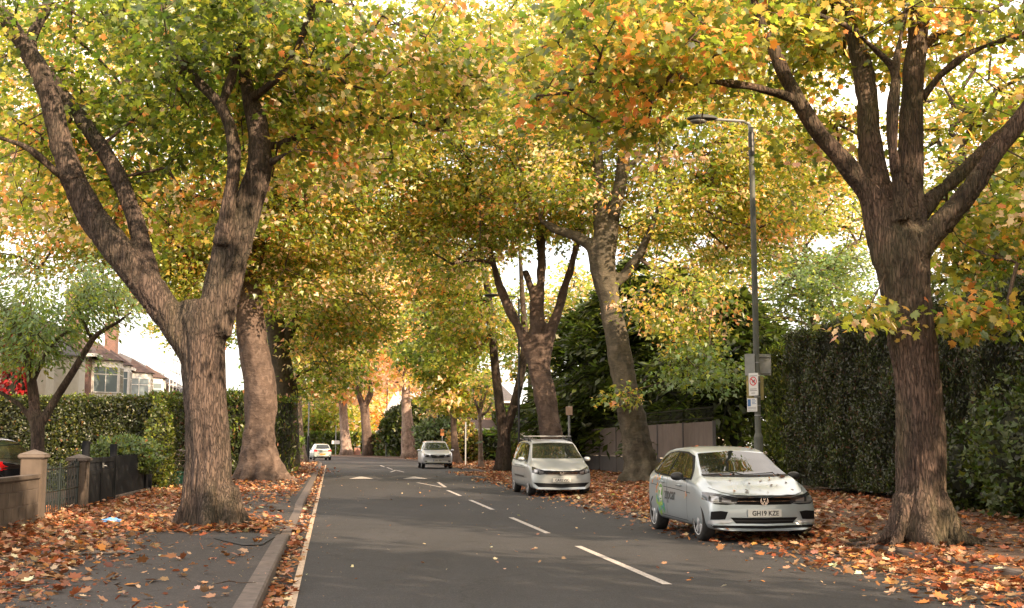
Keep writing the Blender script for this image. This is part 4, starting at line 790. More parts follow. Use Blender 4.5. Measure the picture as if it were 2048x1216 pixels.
pier(20.2, 1.24, 'square stone gate pier at the end of the block wall'); pier(23.85, 1.14, 'stone gate pier between the iron gate and the black boarded gate')
g = at_left('iron_gate', 20.62, 'dark wrought iron double gate with scrolled tops between two stone piers', 'gate')
M_IRON = mat('black_iron', (.012, .02, .018), .35, .3)
def scroll(bm, y, z, s=1, r=.07):
    pts = [(-.12, y + s * r * (1 - .8 * t) * math.cos(t * 9), z + r * (1 - .8 * t) * math.sin(t * 9)) for t in np.linspace(0, 1, 14)]; tube(bm, pts, [.007] * 14, 5)
for side in range(2):
    ya = .02 + side * 1.62; yb = ya + 1.58; bm = bmesh.new()
    for z in (.12, .52, .92): tube(bm, [(-.12, ya, z), (-.12, yb, z)], [.014, .014], 6)
    for y in (ya, yb): tube(bm, [(-.12, y, .04), (-.12, y, 1.02)], [.018, .018], 8)
    n = 11
    for k in range(1, n):
        y = ya + (yb - ya) * k / n; u = (k / n) if side == 0 else 1 - k / n; top = .90 + .0 + .16 * (1 - u) ** 2
        tube(bm, [(-.12, y, .12), (-.12, y, top + .04)], [.009, .009], 6)
        if k % 2: scroll(bm, y + .07, .72, 1, .05); scroll(bm, y - .05, .32, -1, .05)
    for k in range(3): scroll(bm, (ya + .25 + k * .2) if side == 0 else (yb - .25 - k * .2), 1.02 - k * .03, 1 if side else -1, .07)
    obj('gate_leaf', bm, M_IRON, g)
# black boarded gate and fence
M_BOARD = wood('black_stained_boards', (.010, .011, .013), (.020, .022, .025))
M_BOARD.node_tree.nodes['Principled BSDF'].inputs['Roughness'].default_value = .7; M_BOARD.node_tree.nodes['Principled BSDF'].inputs['Specular IOR Level'].default_value = .15
g = at_left('boarded_gate', 24.26, 'black boarded double gate with slotted tops between tall square posts', 'gate')
bm = bmesh.new(); bx(bm, -.16, -.02, 0, .13, -.1, 1.42, bev=.01); obj('gate_post', bm, M_BOARD, g)
bm = bmesh.new(); bx(bm, -.16, -.02, 3.12, 3.26, -.1, 1.36, bev=.01); obj('gate_post', bm, M_BOARD, g)
for k in range(2):
    ya = .15 + k * 1.49; yb = ya + 1.47; bm = bmesh.new()
    bx(bm, -.09, -.05, ya, yb, .06, .80)
    for y in (ya, yb - .1): bx(bm, -.105, -.035, y, y + .1, .04, 1.08, bev=.006)
    bx(bm, -.102, -.038, ya + .1, yb - .1, .98, 1.08); bx(bm, -.102, -.038, ya + .1, yb - .1, .74, .82)
    for j in range(12):
        y = ya + .12 + j * (1.23 / 12); bx(bm, -.085, -.055, y, y + .05, .82, .98)
    obj('gate_leaf', bm, M_BOARD, g)
bm = bmesh.new(); bx(bm, -.03, -.01, 1.56, 1.66, .86, .96); tube(bm, [(-.02, 1.66, .9), (.03, 1.68, .9), (.03, 1.76, .88)], [.012, .012, .01], 6); obj('latch', bm, M_METAL, g)
g = at_left('slatted_fence', 27.55, 'black vertical slat fence on a low kerb with a square end post', 'fence')
bm = bmesh.new(); L = 5.3
for k in range(44):
    y = .06 + k * .12; 
    if y < 5.2: bx(bm, -.10, -.075, y, y + .095, .20, 1.10 + .02 * math.sin(k * 1.7))
obj('slats', bm, M_BOARD, g)
bm = bmesh.new(); bx(bm, -.13, -.102, .02, L, .32, .40); bx(bm, -.13, -.102, .02, L, .92, 1.0); obj('rail', bm, M_BOARD, g)
bm = bmesh.new(); bx(bm, -.15, -.03, .0, L, -.1, .19, bev=.01); obj('plinth', bm, M_CONC, g)
for y in (L + .02, L - .8):
    bm = bmesh.new(); bx(bm, -.17, -.03 if y < L else -.01, y, y + .14, -.1, 1.38 if y > L else 1.25, bev=.01); obj('fence_post', bm, M_BOARD, g)
# rubbish by the hedge
x0 = XR(352, 39.5)
r = empty('green_crate', (x0, 39.5, .1), .1, 'green plastic recycling box under the pile of broken timber', 'crate')
bm = bmesh.new(); M_GREEN = mat('green_plastic', (.02, .10, .06), .5)
bx(bm, -.35, .35, -.25, .25, 0, .42, bev=.03); bx(bm, -.38, .38, -.28, .28, .42, .47, bev=.01); obj('box_body', bm, M_GREEN, r)
r = empty('timber_pile', (x0 + .1, 40.3, .1), 0, 'heap of broken planks and scrap stacked on a rough wooden frame by the hedge', 'timber pile')
bm = bmesh.new(); rr = random.Random(3); bx(bm, -.9, .9, -.4, .4, .62, .67)
for x in (-.85, .82):
    for y in (-.36, .33): bx(bm, x, x + .06, y, y + .06, 0, .62)
obj('bench_frame', bm, M_PLANE, r)
for k in range(16):
    bm = bmesh.new(); M_ = Matrix.Translation((rr.uniform(-.5, .5), rr.uniform(-.25, .25), .71 + k * .028)) @ Matrix.Rotation(rr.uniform(-.7, .7), 4, 'Z') @ Matrix.Rotation(rr.uniform(-.16, .16), 4, 'Y')
    bx(bm, -rr.uniform(.3, .7), rr.uniform(.3, .7), -.06, .06, -.012, .012, M_); obj('plank', bm, [M_FENCE, M_PLANE_P, M_BARK][k % 3], r)
gx, gy = gp(255, 1053); bm = bmesh.new(); bmesh.ops.create_icosphere(bm, subdivisions=4, radius=1)
for v in bm.verts:
    c = v.co.copy(); n_ = 1 + .35 * noise.noise(c * 2.2) + .2 * noise.noise(c * 6); v.co = Vector((c.x * .15 * n_, c.y * .06 * n_, max(-.4, c.z) * .045 * n_))
o = obj('blue_rag', bm, mat('blue_nitrile', (.10, .28, .62), .45), smooth=True); o.location = (gx, gy - .9, .16); o.rotation_euler = (0, 0, .35)
tag(o, 'crumpled bright blue glove or rag on the left pavement', 'litter')
gx, gy = gp(440, 1175)
for k, (dx, dy, a) in enumerate(((0, 0, 0), (-.28, .25, 1.9))):
    bm = bmesh.new(); tube(bm, [(0, 0, 0), (.14, .05, .025), (.25, .03, .01), (.38, .1, .005)], [.004, .006, .005, .002], 5); o = obj('fallen_twig', bm, M_BARKT); o.location = (gx + dx + .15, gy + dy - .9, .135); o.rotation_euler = (0, 0, a)
    tag(o, ('thin curved twig lying by the near kerb', 'second twig farther from the kerb, beside leaves')[k], 'twig', 'twigs on the left pavement')
# inspection cover
bm = bmesh.new(); cx_, cy_ = gp(232, 1110); cy_ -= 1.0; cx_ = (232 - 1024) / 2400 * cy_
bx(bm, -.28, .28, -.22, .22, -.01, .006, bev=.002); o = obj('access_cover', bm, M_CONC); o.location = (cx_, cy_, .128); o.rotation_euler = (0, 0, RZL); tag(o, 'small pale rectangular access cover in the left pavement', 'access cover')
# ------------------------------------------------------------------ houses
def windowp(parent, M_, w, h, nx=3, transom=.3, curtain=False):
    bm = bmesh.new(); f = .05
    bx(bm, -w / 2, w / 2, -.03, .03, -h / 2, -h / 2 + f * 1.3, M_); bx(bm, -w / 2, w / 2, -.03, .03, h / 2 - f, h / 2, M_)
    for k in range(nx + 1):
        x = -w / 2 + (w - f) * k / nx; bx(bm, x, x + f, -.027, .027, -h / 2 + f, h / 2 - f, M_)
    bx(bm, -w / 2 + f, w / 2 - f, -.024, .024, h / 2 - h * transom - f / 2, h / 2 - h * transom + f / 2, M_)
    fr = obj('window', bm, M_WPAINT, parent); bm = bmesh.new(); bx(bm, -w / 2 + f / 2, w / 2 - f / 2, -.008, .008, -h / 2 + f, h / 2 - f / 2, M_); obj('pane', bm, M_CURT if curtain else M_PANE, fr)
    return fr
def house(name, loc, rz, L, D, eave, ridge, label, wallm, bays, roofm=M_ROOF, group=None, chim=(), wins=(), bm_=M_WPAINT, hip=2.5, cat='house'):
    """local x 0..L along front, local y 0 (front, faces -y) .. D"""
    r = empty(name, (*loc, 0), rz, label, cat, group)
    bm = bmesh.new(); bx(bm, 0, L, 0, D, -.2, eave); obj('walls', bm, wallm, r)
    bm = bmesh.new(); o = .4; v = [bm.verts.new(p) for p in ((-o, -o, eave + .02), (L + o, -o, eave + .02), (L + o, D + o, eave + .02), (-o, D + o, eave + .02), (hip, D / 2, ridge), (L - hip, D / 2, ridge))]
    for f in ((0, 1, 5, 4), (1, 2, 5), (2, 3, 4, 5), (3, 0, 4), (3, 2, 1, 0)): bm.faces.new([v[i] for i in f])
    ro = obj('roof', bm, roofm, r)
    bm = bmesh.new(); bx(bm, -o, L + o, -o - .06, -o, eave - .12, eave + .06); bx(bm, -o - .06, -o - .002, -o, D + o, eave - .12, eave + .06); obj('gutter', bm, M_WPAINT, r)
    for (x, y, h, w_) in chim:
        bm = bmesh.new(); bx(bm, x - w_ / 2, x + w_ / 2, y - .35, y + .35, eave, h); bx(bm, x - w_ / 2 - .06, x + w_ / 2 + .06, y - .41, y + .41, h - .25, h - .1)
        c = obj('chimney', bm, M_BRICK, r)
        for k in range(3):
            bm = bmesh.new(); tube(bm, [(x - w_ / 3 + k * w_ / 3, y, h - .02), (x - w_ / 3 + k * w_ / 3, y, h + .4)], [.11, .09], 10); obj('chimney_pot', bm, M_ROOF, c)
    for (x, w_, d_, z1) in bays:
        a = d_ * .8; prof = [(x, 0), (x + a, -d_), (x + w_ - a, -d_), (x + w_, 0)]
        bm = bmesh.new(); lo = [bm.verts.new((*p, -.2)) for p in prof]; hi = [bm.verts.new((*p, z1)) for p in prof]; bm.faces.new(lo[::-1]); bm.faces.new(hi)
        for k in range(4): bm.faces.new((lo[k], lo[(k + 1) % 4], hi[(k + 1) % 4], hi[k]))
        bmesh.ops.recalc_face_normals(bm, faces=bm.faces); b = obj('bay', bm, bm_, r)
        bm = bmesh.new(); cx = x + w_ / 2; lo = [bm.verts.new((cx + (p[0] - cx) * 1.12, p[1] * 1.15, z1 + .01)) for p in prof]; t = bm.verts.new((cx, .0, z1 + 1.0)); bm.faces.new(lo[::-1])
        for k in range(3): bm.faces.new((lo[k], lo[k + 1], t))
        bm.faces.new((lo[3], lo[0], t)); obj('bay_roof', bm, roofm, r)
        for zz, hh in ((1.7, 1.5), (5.1, 1.5)):
            if zz + hh / 2 > z1: continue
            M0 = Matrix.Translation((cx, -d_ - .03, zz)); windowp(r, M0, w_ - 2 * a - .1, hh, 3, .3)
            ln = math.hypot(a, d_)
            for s in (0, 1):
                px = x + a / 2 if s == 0 else x + w_ - a / 2; an = math.atan2(-d_, a) if s == 0 else math.atan2(d_, a)
                nrm = Vector((-d_, -a, 0)).normalized() if s == 0 else Vector((d_, -a, 0)).normalized()
                M0 = Matrix.Translation(Vector((px, -d_ / 2, zz)) + nrm * .03) @ Matrix.Rotation(an, 4, 'Z'); windowp(r, M0, ln - .14, hh, 1 if ln < 1 else 2, .3, True)
    for (side, u, z, w_, h_) in wins:
        M0 = Matrix.Translation((u, -.03, z)) if side == 'f' else (Matrix.Translation((-.03, u, z)) @ Matrix.Rotation(-math.pi / 2, 4, 'Z'))
        windowp(r, M0, w_, h_, 2)
    return r
HG = 'houses along the left side'
def hl(Y): return (-13.5 - .15 * Y, Y)
RZH = math.pi / 2 + RZL   # local x runs away along the road, front faces the road (-y local -> +X)
house('house', hl(66.5), RZH, 8.2, 9, 6.4, 9.4, 'brick-ended house with white bay windows beyond the garden hedge', M_BRICK, [(.9, 3.4, 1.3, 6.2), (5.0, 2.8, 1.2, 6.2)], M_ROOF, HG, [(1.6, 1.2, 10.2, 1.4)], [('s', 1.2, 4.9, .9, 1.2)], hip=2.2)
house('house', hl(78), RZH, 12, 9, 6.4, 9.4, 'second house with sunlit white bays, farther along with a dark brick chimney', M_CREAM, [(1.2, 3.4, 1.3, 6.2), (7.4, 3.4, 1.3, 6.2)], M_ROOF, HG, [(3.0, 1.4, 9.6, 1.2)], hip=2.5)
house('house', hl(49), RZH, 13, 9, 6.0, 8.6, 'cream house half hidden behind the small garden tree', M_CREAM, [(1.5, 3.4, 1.2, 5.7), (8.2, 3.4, 1.2, 5.7)], M_SLATE, HG, [(5.2, 4.5, 10.4, 1.8)], [('s', 2, 4.6, 1.1, 1.3), ('s', 5, 4.6, 1.1, 1.3)])
house('house', (hl(26)[0] - 9, 26), RZH, 12, 9, 6.2, 9, 'tall pale house at the left picture edge behind the crown of the maple', M_CREAM, [(7.2, 3.6, 1.2, 5.8)], M_ROOF, HG, [(6, 4.5, 10.5, 1.6)])
house('house', hl(100), RZH, 12, 9, 6.4, 9.2, 'far house behind the scaffolding on the left', M_CREAM, [(1.5, 3.4, 1.2, 5.7)], M_SLATE, HG)
blob_shrub('red_creeper', (XR(8, 46), 47, 4.2), (.6, .6, 2.6), 1500, .22, {'rust': 1}, 'tall column of bright red creeper at the left edge behind the small tree', 'creeper', seed=87, up=-.5, z0=1)
_a = bpy.data.objects['foliage'] if False else None
for o in bpy.data.objects:
    if o.parent and o.parent.name.startswith('red_creeper') and o.name.startswith('foliage'):
        ca = o.data.color_attributes['Col']; n_ = len(ca.data); c_ = np.ones((n_, 4), dtype=np.float32); c_[:, :3] = np.repeat(np.clip(np.array([[.26, .010, .012]]) * RNG.uniform(.5, 1.3, (n_ // 7 + 1, 1)), 0, 1), 7, 0)[:n_]; ca.data.foreach_set('color', c_.ravel())
r = empty('scaffolding', (XR(335, 95), 95, .1), RZL, 'white-lit scaffolding poles and boards standing beside the far left house', 'scaffolding')
bm = bmesh.new()
for i in range(4):
    for j in range(2): tube(bm, [(j * 1.3 - 1.3, i * 2.1, 0), (j * 1.3 - 1.3, i * 2.1, 8.6)], [.04, .04], 6)
for z in (2, 4, 6, 7.2, 8.2):
    for j in range(2): tube(bm, [(j * 1.3 - 1.3, -.3, z), (j * 1.3 - 1.3, 6.6, z)], [.035, .035], 6)
    for i in range(4): tube(bm, [(-1.5, i * 2.1, z + .07), (.25, i * 2.1, z + .07)], [.035, .035], 6)
for i in range(3): tube(bm, [(.02, i * 2.1, 2), (.02, i * 2.1 + 2.1, 6)], [.03, .03], 6)
obj('poles', bm, mat('galvanised_pole', (.65, .65, .65), .5, .2), r)
for z in (4.13, 6.13): box('board', (-1.3, 0, -.2, 6.5, z, z + .04), M_FENCE, r)
# centre: brick house and walls at the bend
house('house', (XR(852, 112), 112), 0, 8.2, 9, 5.4, 8.4, 'red brick house with white window beyond the bend, behind the silver off-roader', M_BRICK, [], M_SLATE, None, [(.3, .4, 8.4, .7)],
      [('f', 1.5, 4.2, 1.0, 1.4), ('f', 4.8, 4.2, 1.2, 1.4), ('f', 4.6, 1.6, 1.6, 1.3)])
house('house', (XR(770, 150), 152), .1, 7, 9, 5.5, 8.3, 'house at the bend showing only a pale sloping roof above the dome-shaped evergreen', M_CREAM, [], mat('pale_slate', (.4, .4, .42), .4), None, [], [('f', 3.5, 4.2, 1.2, 1.3)], hip=1.0)
M_PINK = simple('pink_render', (.48, .34, .27), (.56, .41, .33), 3, .9, .1)
gr_ = house('garage', (XR(926, 98), 98), 0, 3.0, 5, 2.7, 3.5, 'low pink rendered outbuilding with a white lattice window behind the young tree', M_PINK, [], M_ROOF, None, [], [('f', .55, 1.5, .5, 1.35)], hip=.5, cat='outbuilding')
r = empty('brick_wall', (XR(709, 150), 150, .05), 0, 'short low red brick garden wall between two planes at the bend', 'wall')
box('bricks', (0, 1.55, 0, .3, 0, 1.0), brick('orange_brick', (.36, .17, .12), (.28, .12, .09), (.35, .3, .25), 5), r); box('coping', (-.04, 1.59, -.04, .34, 1.003, 1.08), M_CONC, r)
# right side: garage wall, house behind
RZR = math.atan(.14)
r = empty('garage', (rb(70) + .1, 70, .1), RZR, 'long cream garage with mossy tiled roof behind the slender forked tree', 'garage')
box('walls', (0, 5, 0, 15, 0, 2.75), simple('cream_paint', (.46, .40, .34), (.56, .49, .42), 2, .8, .1), r)
bm = bmesh.new(); v = [bm.verts.new(p) for p in ((-.3, -.3, 2.76), (5.3, -.3, 2.76), (5.3, 15.3, 2.76), (-.3, 15.3, 2.76), (2.5, -.3, 4.0), (2.5, 15.3, 4.0))]
for f in ((0, 4, 5, 3), (1, 2, 5, 4), (0, 1, 4), (2, 3, 5), (3, 2, 1, 0)): bm.faces.new([v[i] for i in f])
obj('roof', bm, simple('mossy_tiles', (.08, .05, .03), (.16, .13, .04), 1.5, .9, .5, .05), r)
dr = box('door', (-.05, -.005, 11.8, 14.2, .02, 2.2), M_WPAINT, r); box('door_panel', (-.07, -.052, 12.1, 13.9, .3, 1.9), M_WPAINT, dr)
house('house', (rb(88) + 6, 88), RZR, 10, 9, 5.8, 8.6, 'pale house glimpsed between conifer boughs behind the garage', M_CREAM, [], M_ROOF, None, [(2, 4, 9.6, 1.2)], [('f', 2, 4.4, 1.2, 1.3), ('f', 6, 4.4, 1.2, 1.3), ('f', 2, 1.6, 1.4, 1.3)])
# right boarded fence
r = empty('boarded_fence', (rb(40), 40, .12), RZR, 'weathered grey boarded fence with dark gravel boards and trellis top, right pavement', 'fence')
y = 0; k = 0
while k < 8:
    bm = bmesh.new(); n = 24; L = 3.5; rr = random.Random(k)
    for j in range(n):
        a = y + .07 + j * L / n; bx(bm, -.02 + rr.uniform(-.004, .004), .005, a + .003, a + L / n - .003, .82, 2.1)
    obj('fence_panel', bm, M_FENCE, r)
    bm = bmesh.new(); bx(bm, -.03, .02, y + .06, y + L + .07, 0, .80); obj('gravel_board', bm, M_GRAVELB, r)
    bm = bmesh.new(); bx(bm, -.05, .05, y - .05, y + .055, -.1, 2.12, bev=.01); obj('fence_post', bm, M_GRAVELB, r)
    bm = bmesh.new()
    for j in range(22): a = y + .1 + j * L / 22; bx(bm, .008, .02, a, a + .03, 2.13, 2.62)
    bx(bm, -.005, .006, y + .05, y + L, 2.55, 2.59); bx(bm, -.005, .006, y + .05, y + L, 2.2, 2.24)
    if k < 5: obj('trellis', bm, M_CORE, r)
    else: bm.free()
    y += 3.6; k += 1
# ------------------------------------------------------------------ lamp posts and sign posts
def lamp_post(X, Y, H, r0, label, arm, head, m=M_POST, base=.09, baseh=1.0, band=False, z0=.12, detail=True):
    r = empty('lamp_post', (X, Y, z0), 0, label, 'lamp post', 'lamp posts along the road')
    bm = bmesh.new(); tube(bm, [(0, 0, 0), (0, 0, baseh), (0, 0, baseh + .05), (0, 0, baseh + .12)], [base, base, base * .98, r0], 14); obj('base', bm, M_METAL if not detail else M_POST, r)
    bm = bmesh.new(); tube(bm, [(0, 0, baseh + .1), (0, 0, H * .55), (0, 0, H)], [r0, r0 * .97, r0 * .85], 14); c = obj('column', bm, m, r)
    if band:
        bm = bmesh.new(); tube(bm, [(0, 0, H - .55), (0, 0, H - .1)], [r0 * 1.04, r0 * 1.0], 14); obj('band', bm, M_BLACK, c)
    if arm:
        bm = bmesh.new(); tube(bm, [(0, 0, H - .12), (-.03, 0, H + .06), (-.12, 0, H + .12), (-arm + head * .8, 0, H + .16)], [r0 * .7, .035, .03, .026], 8); obj('arm', bm, M_METAL, r)
        bm = bmesh.new(); bmesh.ops.create_uvsphere(bm, u_segments=20, v_segments=10, radius=1)
        for v in bm.verts: v.co = Vector((-arm + head * .35 + v.co.x * head * .55, v.co.y * .14, H + .17 + (v.co.z * .085 if v.co.z > 0 else v.co.z * .03)))
        l = obj('lamp_head', bm, mat('weathered_lamp_housing', (.06, .065, .06), .7), r, True)
        bm = bmesh.new(); bmesh.ops.create_uvsphere(bm, u_segments=16, v_segments=8, radius=1)
        for v in bm.verts: v.co = Vector((-arm + head * .22 + v.co.x * head * .3, v.co.y * .11, H + .14 + min(0, v.co.z) * .07))
        obj('lens', bm, mat('lamp_lens', (.16, .16, .15), .3), l, True)
    return r
lp = lamp_post(XR(1517, 22.4), 22.4, 7.35, .058, 'tall weathered green lamp post with signs strapped to it beside the near silver hatchback', 1.12, .55, M_POST, .085, 1.42, True)
M_SIGNW = mat('sign_white', (.62, .62, .60), .4); M_RED = mat('sign_red', (.55, .02, .03), .4); M_SIGNG = simple('sign_back_grey', (.20, .21, .20), (.27, .28, .27), 8, .6, .1)
def sign_on(Xw, Yw, z, w_, h_, yaw, label, m, name='sign', cat='sign', writing=None, rails=False, group='signs on the lamp post'):
    r = empty(name, (Xw, Yw, z), yaw, label, cat, group)
    bm = bmesh.new(); bx(bm, -w_ / 2, w_ / 2, -.006, .006, -h_ / 2, h_ / 2, bev=.004); obj('plate', bm, m, r)
    if writing: writing(r, w_, h_)
    if rails:
        for zz in (-h_ * .38, h_ * .38): box('rail', (-w_ * .45, w_ * .45, -.03, -.0075, zz - .012, zz + .012), M_METAL, r)
    return r
def text(parent, s, size, loc, m, rot=(math.pi / 2, 0, 0), name='lettering', ex=.001, align='CENTER', bold=0, sx=1):
    cu = bpy.data.curves.new(name, 'FONT'); cu.body = s; cu.size = size; cu.extrude = ex; cu.align_x = align; cu.align_y = 'CENTER'; cu.offset = bold
    o = bpy.data.objects.new(name, cu); COL.objects.link(o); dg = bpy.context.evaluated_depsgraph_get(); me = bpy.data.meshes.new_from_object(o.evaluated_get(dg)); bpy.data.objects.remove(o)
    me.materials.clear(); o = obj(name, me, m, parent); o.location = loc; o.rotation_euler = rot; o.scale = (sx, 1, 1); return o
def ring(bm, c, r0, r1, y, n=28, sy=1):
    a = [bm.verts.new((c[0] + math.cos(k / n * 6.2832) * r0, y, c[1] + sy * math.sin(k / n * 6.2832) * r0)) for k in range(n)]; b = [bm.verts.new((c[0] + math.cos(k / n * 6.2832) * r1, y, c[1] + sy * math.sin(k / n * 6.2832) * r1)) for k in range(n)]
    for k in range(n): bm.faces.new((a[k], a[(k + 1) % n], b[(k + 1) % n], b[k]))
def wr_proh(r, w_, h_):
    bm = bmesh.new(); R_ = w_ * .38; c = (0, h_ * .14); ring(bm, c, R_, R_ * .78, -.0085)
    d = R_ * .62; t = R_ * .1
    bm.faces.new([bm.verts.new(p) for p in ((c[0] - d - t, -.0095, c[1] + d - t), (c[0] - d + t, -.0095, c[1] + d + t), (c[0] + d + t, -.0095, c[1] - d + t), (c[0] + d - t, -.0095, c[1] - d - t))]); obj('prohibition_symbol', bm, M_RED, r)
    bm = bmesh.new(); bx(bm, -R_ * .3, R_ * .38, -.008, -.0068, c[1] - R_ * .12, c[1] + R_ * .18); bx(bm, R_ * .28, R_ * .5, -.008, -.0068, c[1] + R_ * .1, c[1] + R_ * .36)
    for x in (-.26, -.1, .16, .3): bx(bm, R_ * x, R_ * (x + .08), -.008, -.0068, c[1] - R_ * .42, c[1] - R_ * .1)
    obj('pictogram', bm, M_DARK, r); bm = bmesh.new()
    for z, ww in ((.36, .36), (-.22, .34), (-.29, .38), (-.4, .2)):
        x = -w_ * ww
        while x < w_ * ww: bx(bm, x, x + w_ * .07, -.008, -.0068, h_ * z, h_ * z + h_ * .028); x += w_ * .1
    obj('lettering', bm, M_DARK, r)
def wr_small(r, w_, h_):
    bm = bmesh.new(); bx(bm, -w_ * .42, -w_ * .12, -.008, -.0068, -h_ * .1, h_ * .42)
    for i in range(4): bx(bm, w_ * .0, w_ * (.42 if i % 2 else .3), -.008, -.0068, h_ * (.36 - i * .1), h_ * (.40 - i * .1))
    obj('pictogram', bm, mat('sign_blue', (.03, .12, .3), .4), r); bm = bmesh.new()
    for z in (-.2, -.28, -.4):
        x = -w_ * .38
        while x < w_ * .36: bx(bm, x, x + w_ * .07, -.008, -.0068, h_ * z, h_ * z + h_ * .03); x += w_ * .1
    obj('lettering', bm, M_DARK, r)
X0, Y0 = lp.location.x, 22.4
sign_on(X0 + .06, Y0 + .10, 2.94, .52, .40, math.radians(18), 'blank grey back of a wide sign, topmost on the lamp post', M_SIGNG, rails=True)
sign_on(X0 - .13, Y0 - .02, 2.93, .20, .40, math.radians(-32), 'narrow dark grey folded sign back left of the lamp column', M_SIGNG)
sign_on(X0 - .02, Y0 + .09, 2.50, .32, .45, 0, 'faded yellow-green board behind the lamp column', simple('faded_yellow', (.28, .24, .09), (.36, .31, .13), 5, .7, .1))
sign_on(X0 - .085, Y0 - .09, 2.56, .22, .42, math.radians(-50), 'white notice with a red crossed-out circle strapped to the lamp post', M_SIGNW, writing=wr_proh)
sign_on(X0 - .115, Y0 - .08, 2.18, .23, .25, math.radians(-48), 'small white notice with a blue panel, lowest on the lamp post', M_SIGNW, writing=wr_small)
for z in (3.04, 2.84, 2.68, 2.42, 2.26):
    pass
for z in (2.96, 2.72, 2.60, 2.32, 2.16, 1.98):
    bm = bmesh.new(); tube(bm, [(0, 0, z - .12), (0, 0, z - .10)], [.064, .064], 14); obj('strap', bm, M_METAL, lp)
lamp_post(XR(1038, 53), 53, 7.75, .05, 'thin dark lamp post behind the people carrier with its lamp among branches', 1.45, .75, M_BLACK, .075, 1.2)
lamp_post(XR(773, 131), 131, 8.4, .06, 'slim lamp post at the bend left of the dome-shaped evergreen', 0, 0, M_BLACK, .11, 3.2)
lamp_post(XR(616.5, 95), 95, 7.2, .055, 'lamp post at the left kerb just before the parked green hatchback', 0, 0, M_METAL, .1, 1.9, detail=False).children[0].data.materials[0] = M_BLACK
SG = 'small sign posts'
M_ORN = mat('orange_reflector', (.5, .2, .07), .5)
def sign_post(px, Y, H, label, top=None, r_=.038, m=M_METAL, z0=.12):
    r = empty('sign_post', (XR(px, Y), Y, z0), 0, label, 'sign post', SG)
    bm = bmesh.new(); tube(bm, [(0, 0, 0), (0, 0, H)], [r_, r_], 10); tube(bm, [(0, 0, H), (0, 0, H + .02)], [r_ * 1.15, r_ * .7], 10); obj('post', bm, m, r)
    if top: bm = bmesh.new(); bx(bm, -top[0] / 2, top[0] / 2, -r_ - .03, -r_ - .005, top[2] - top[1] / 2, top[2] + top[1] / 2, bev=.004); obj('sign_plate', bm, top[3], r)
    return r
sign_post(1138.5, 50, 2.9, 'grey post with small pinkish plate behind the people carrier', (.28, .36, 2.72, M_PINK), .05)
sign_post(931, 78, 2.75, 'bare grey post on the right verge behind the off-roader', None, .05)
sign_post(893, 104, 3.0, 'thin pale post nearest the brick house', None, .05); sign_post(884.5, 102, 2.7, 'pale post with orange plate just left of another thin post', (.3, .55, 2.35, M_ORN), .055)
sign_post(805, 122, 2.8, 'white post with orange plate left of the pale flaking trunk', (.3, .4, 2.45, M_ORN), .07, M_SIGNW)
q = sign_post(671.5, 146, 3.6, 'post with a pale arrow plate between the green hatchback and the pale trunk', (.95, .42, 1.6, M_SIGNW), .05)
# ------------------------------------------------------------------ cars
def paintmat(name, col, metal=.5, rough=.38):
    m = mat(name, col, rough, metal); b = m.node_tree.nodes['Principled BSDF']; b.inputs['Coat Weight'].default_value = .7; b.inputs['Coat Roughness'].default_value = .1
    return m
M_SILVER = paintmat('silver_paint', (.40, .46, .50)); M_SILVERG = paintmat('warm_silver_paint', (.38, .41, .42)); M_SILVERL = paintmat('bright_silver_paint', (.50, .52, .56)); M_SILVERY = paintmat('greenish_silver_paint', (.40, .46, .43))
M_CARBLK = paintmat('black_car_paint', (.012, .012, .015), .2, .25)
M_CGLASS = mat('car_glass', (.012, .016, .014), .015, 0, **{'IOR': 1.65})
M_TYRE = simple('tyre_rubber', (.012, .012, .012), (.028, .026, .025), 20, .85, .2, .004); M_RIM = mat('alloy_rim', (.55, .56, .58), .4, .45); M_WELL = mat('wheel_well', (.006, .006, .006), .95)
M_CHROME = mat('chrome', (.75, .75, .76), .12, 1.0); M_GRILLE = mat('grille_black', (.007, .007, .008), .55, 0, **{'Specular IOR Level': .15}); M_SEAM = mat('panel_gap', (.012, .012, .013), .8)
M_HL = mat('headlamp_glass', (.03, .033, .038), .05, 0, **{'IOR': 1.5, 'Coat Weight': .4, 'Coat Roughness': .0}); M_REFL = mat('lamp_reflector', (.35, .36, .38), .25, .6)
M_TAIL = mat('tail_lamp_red', (.45, .01, .012), .1, 0, **{'Coat Weight': 1.0}); M_PLW = mat('plate_white', (.66, .66, .62), .4); M_PLY = mat('plate_orange', (.75, .33, .06), .4); M_PLT = mat('plate_black', (.01, .01, .012), .5)
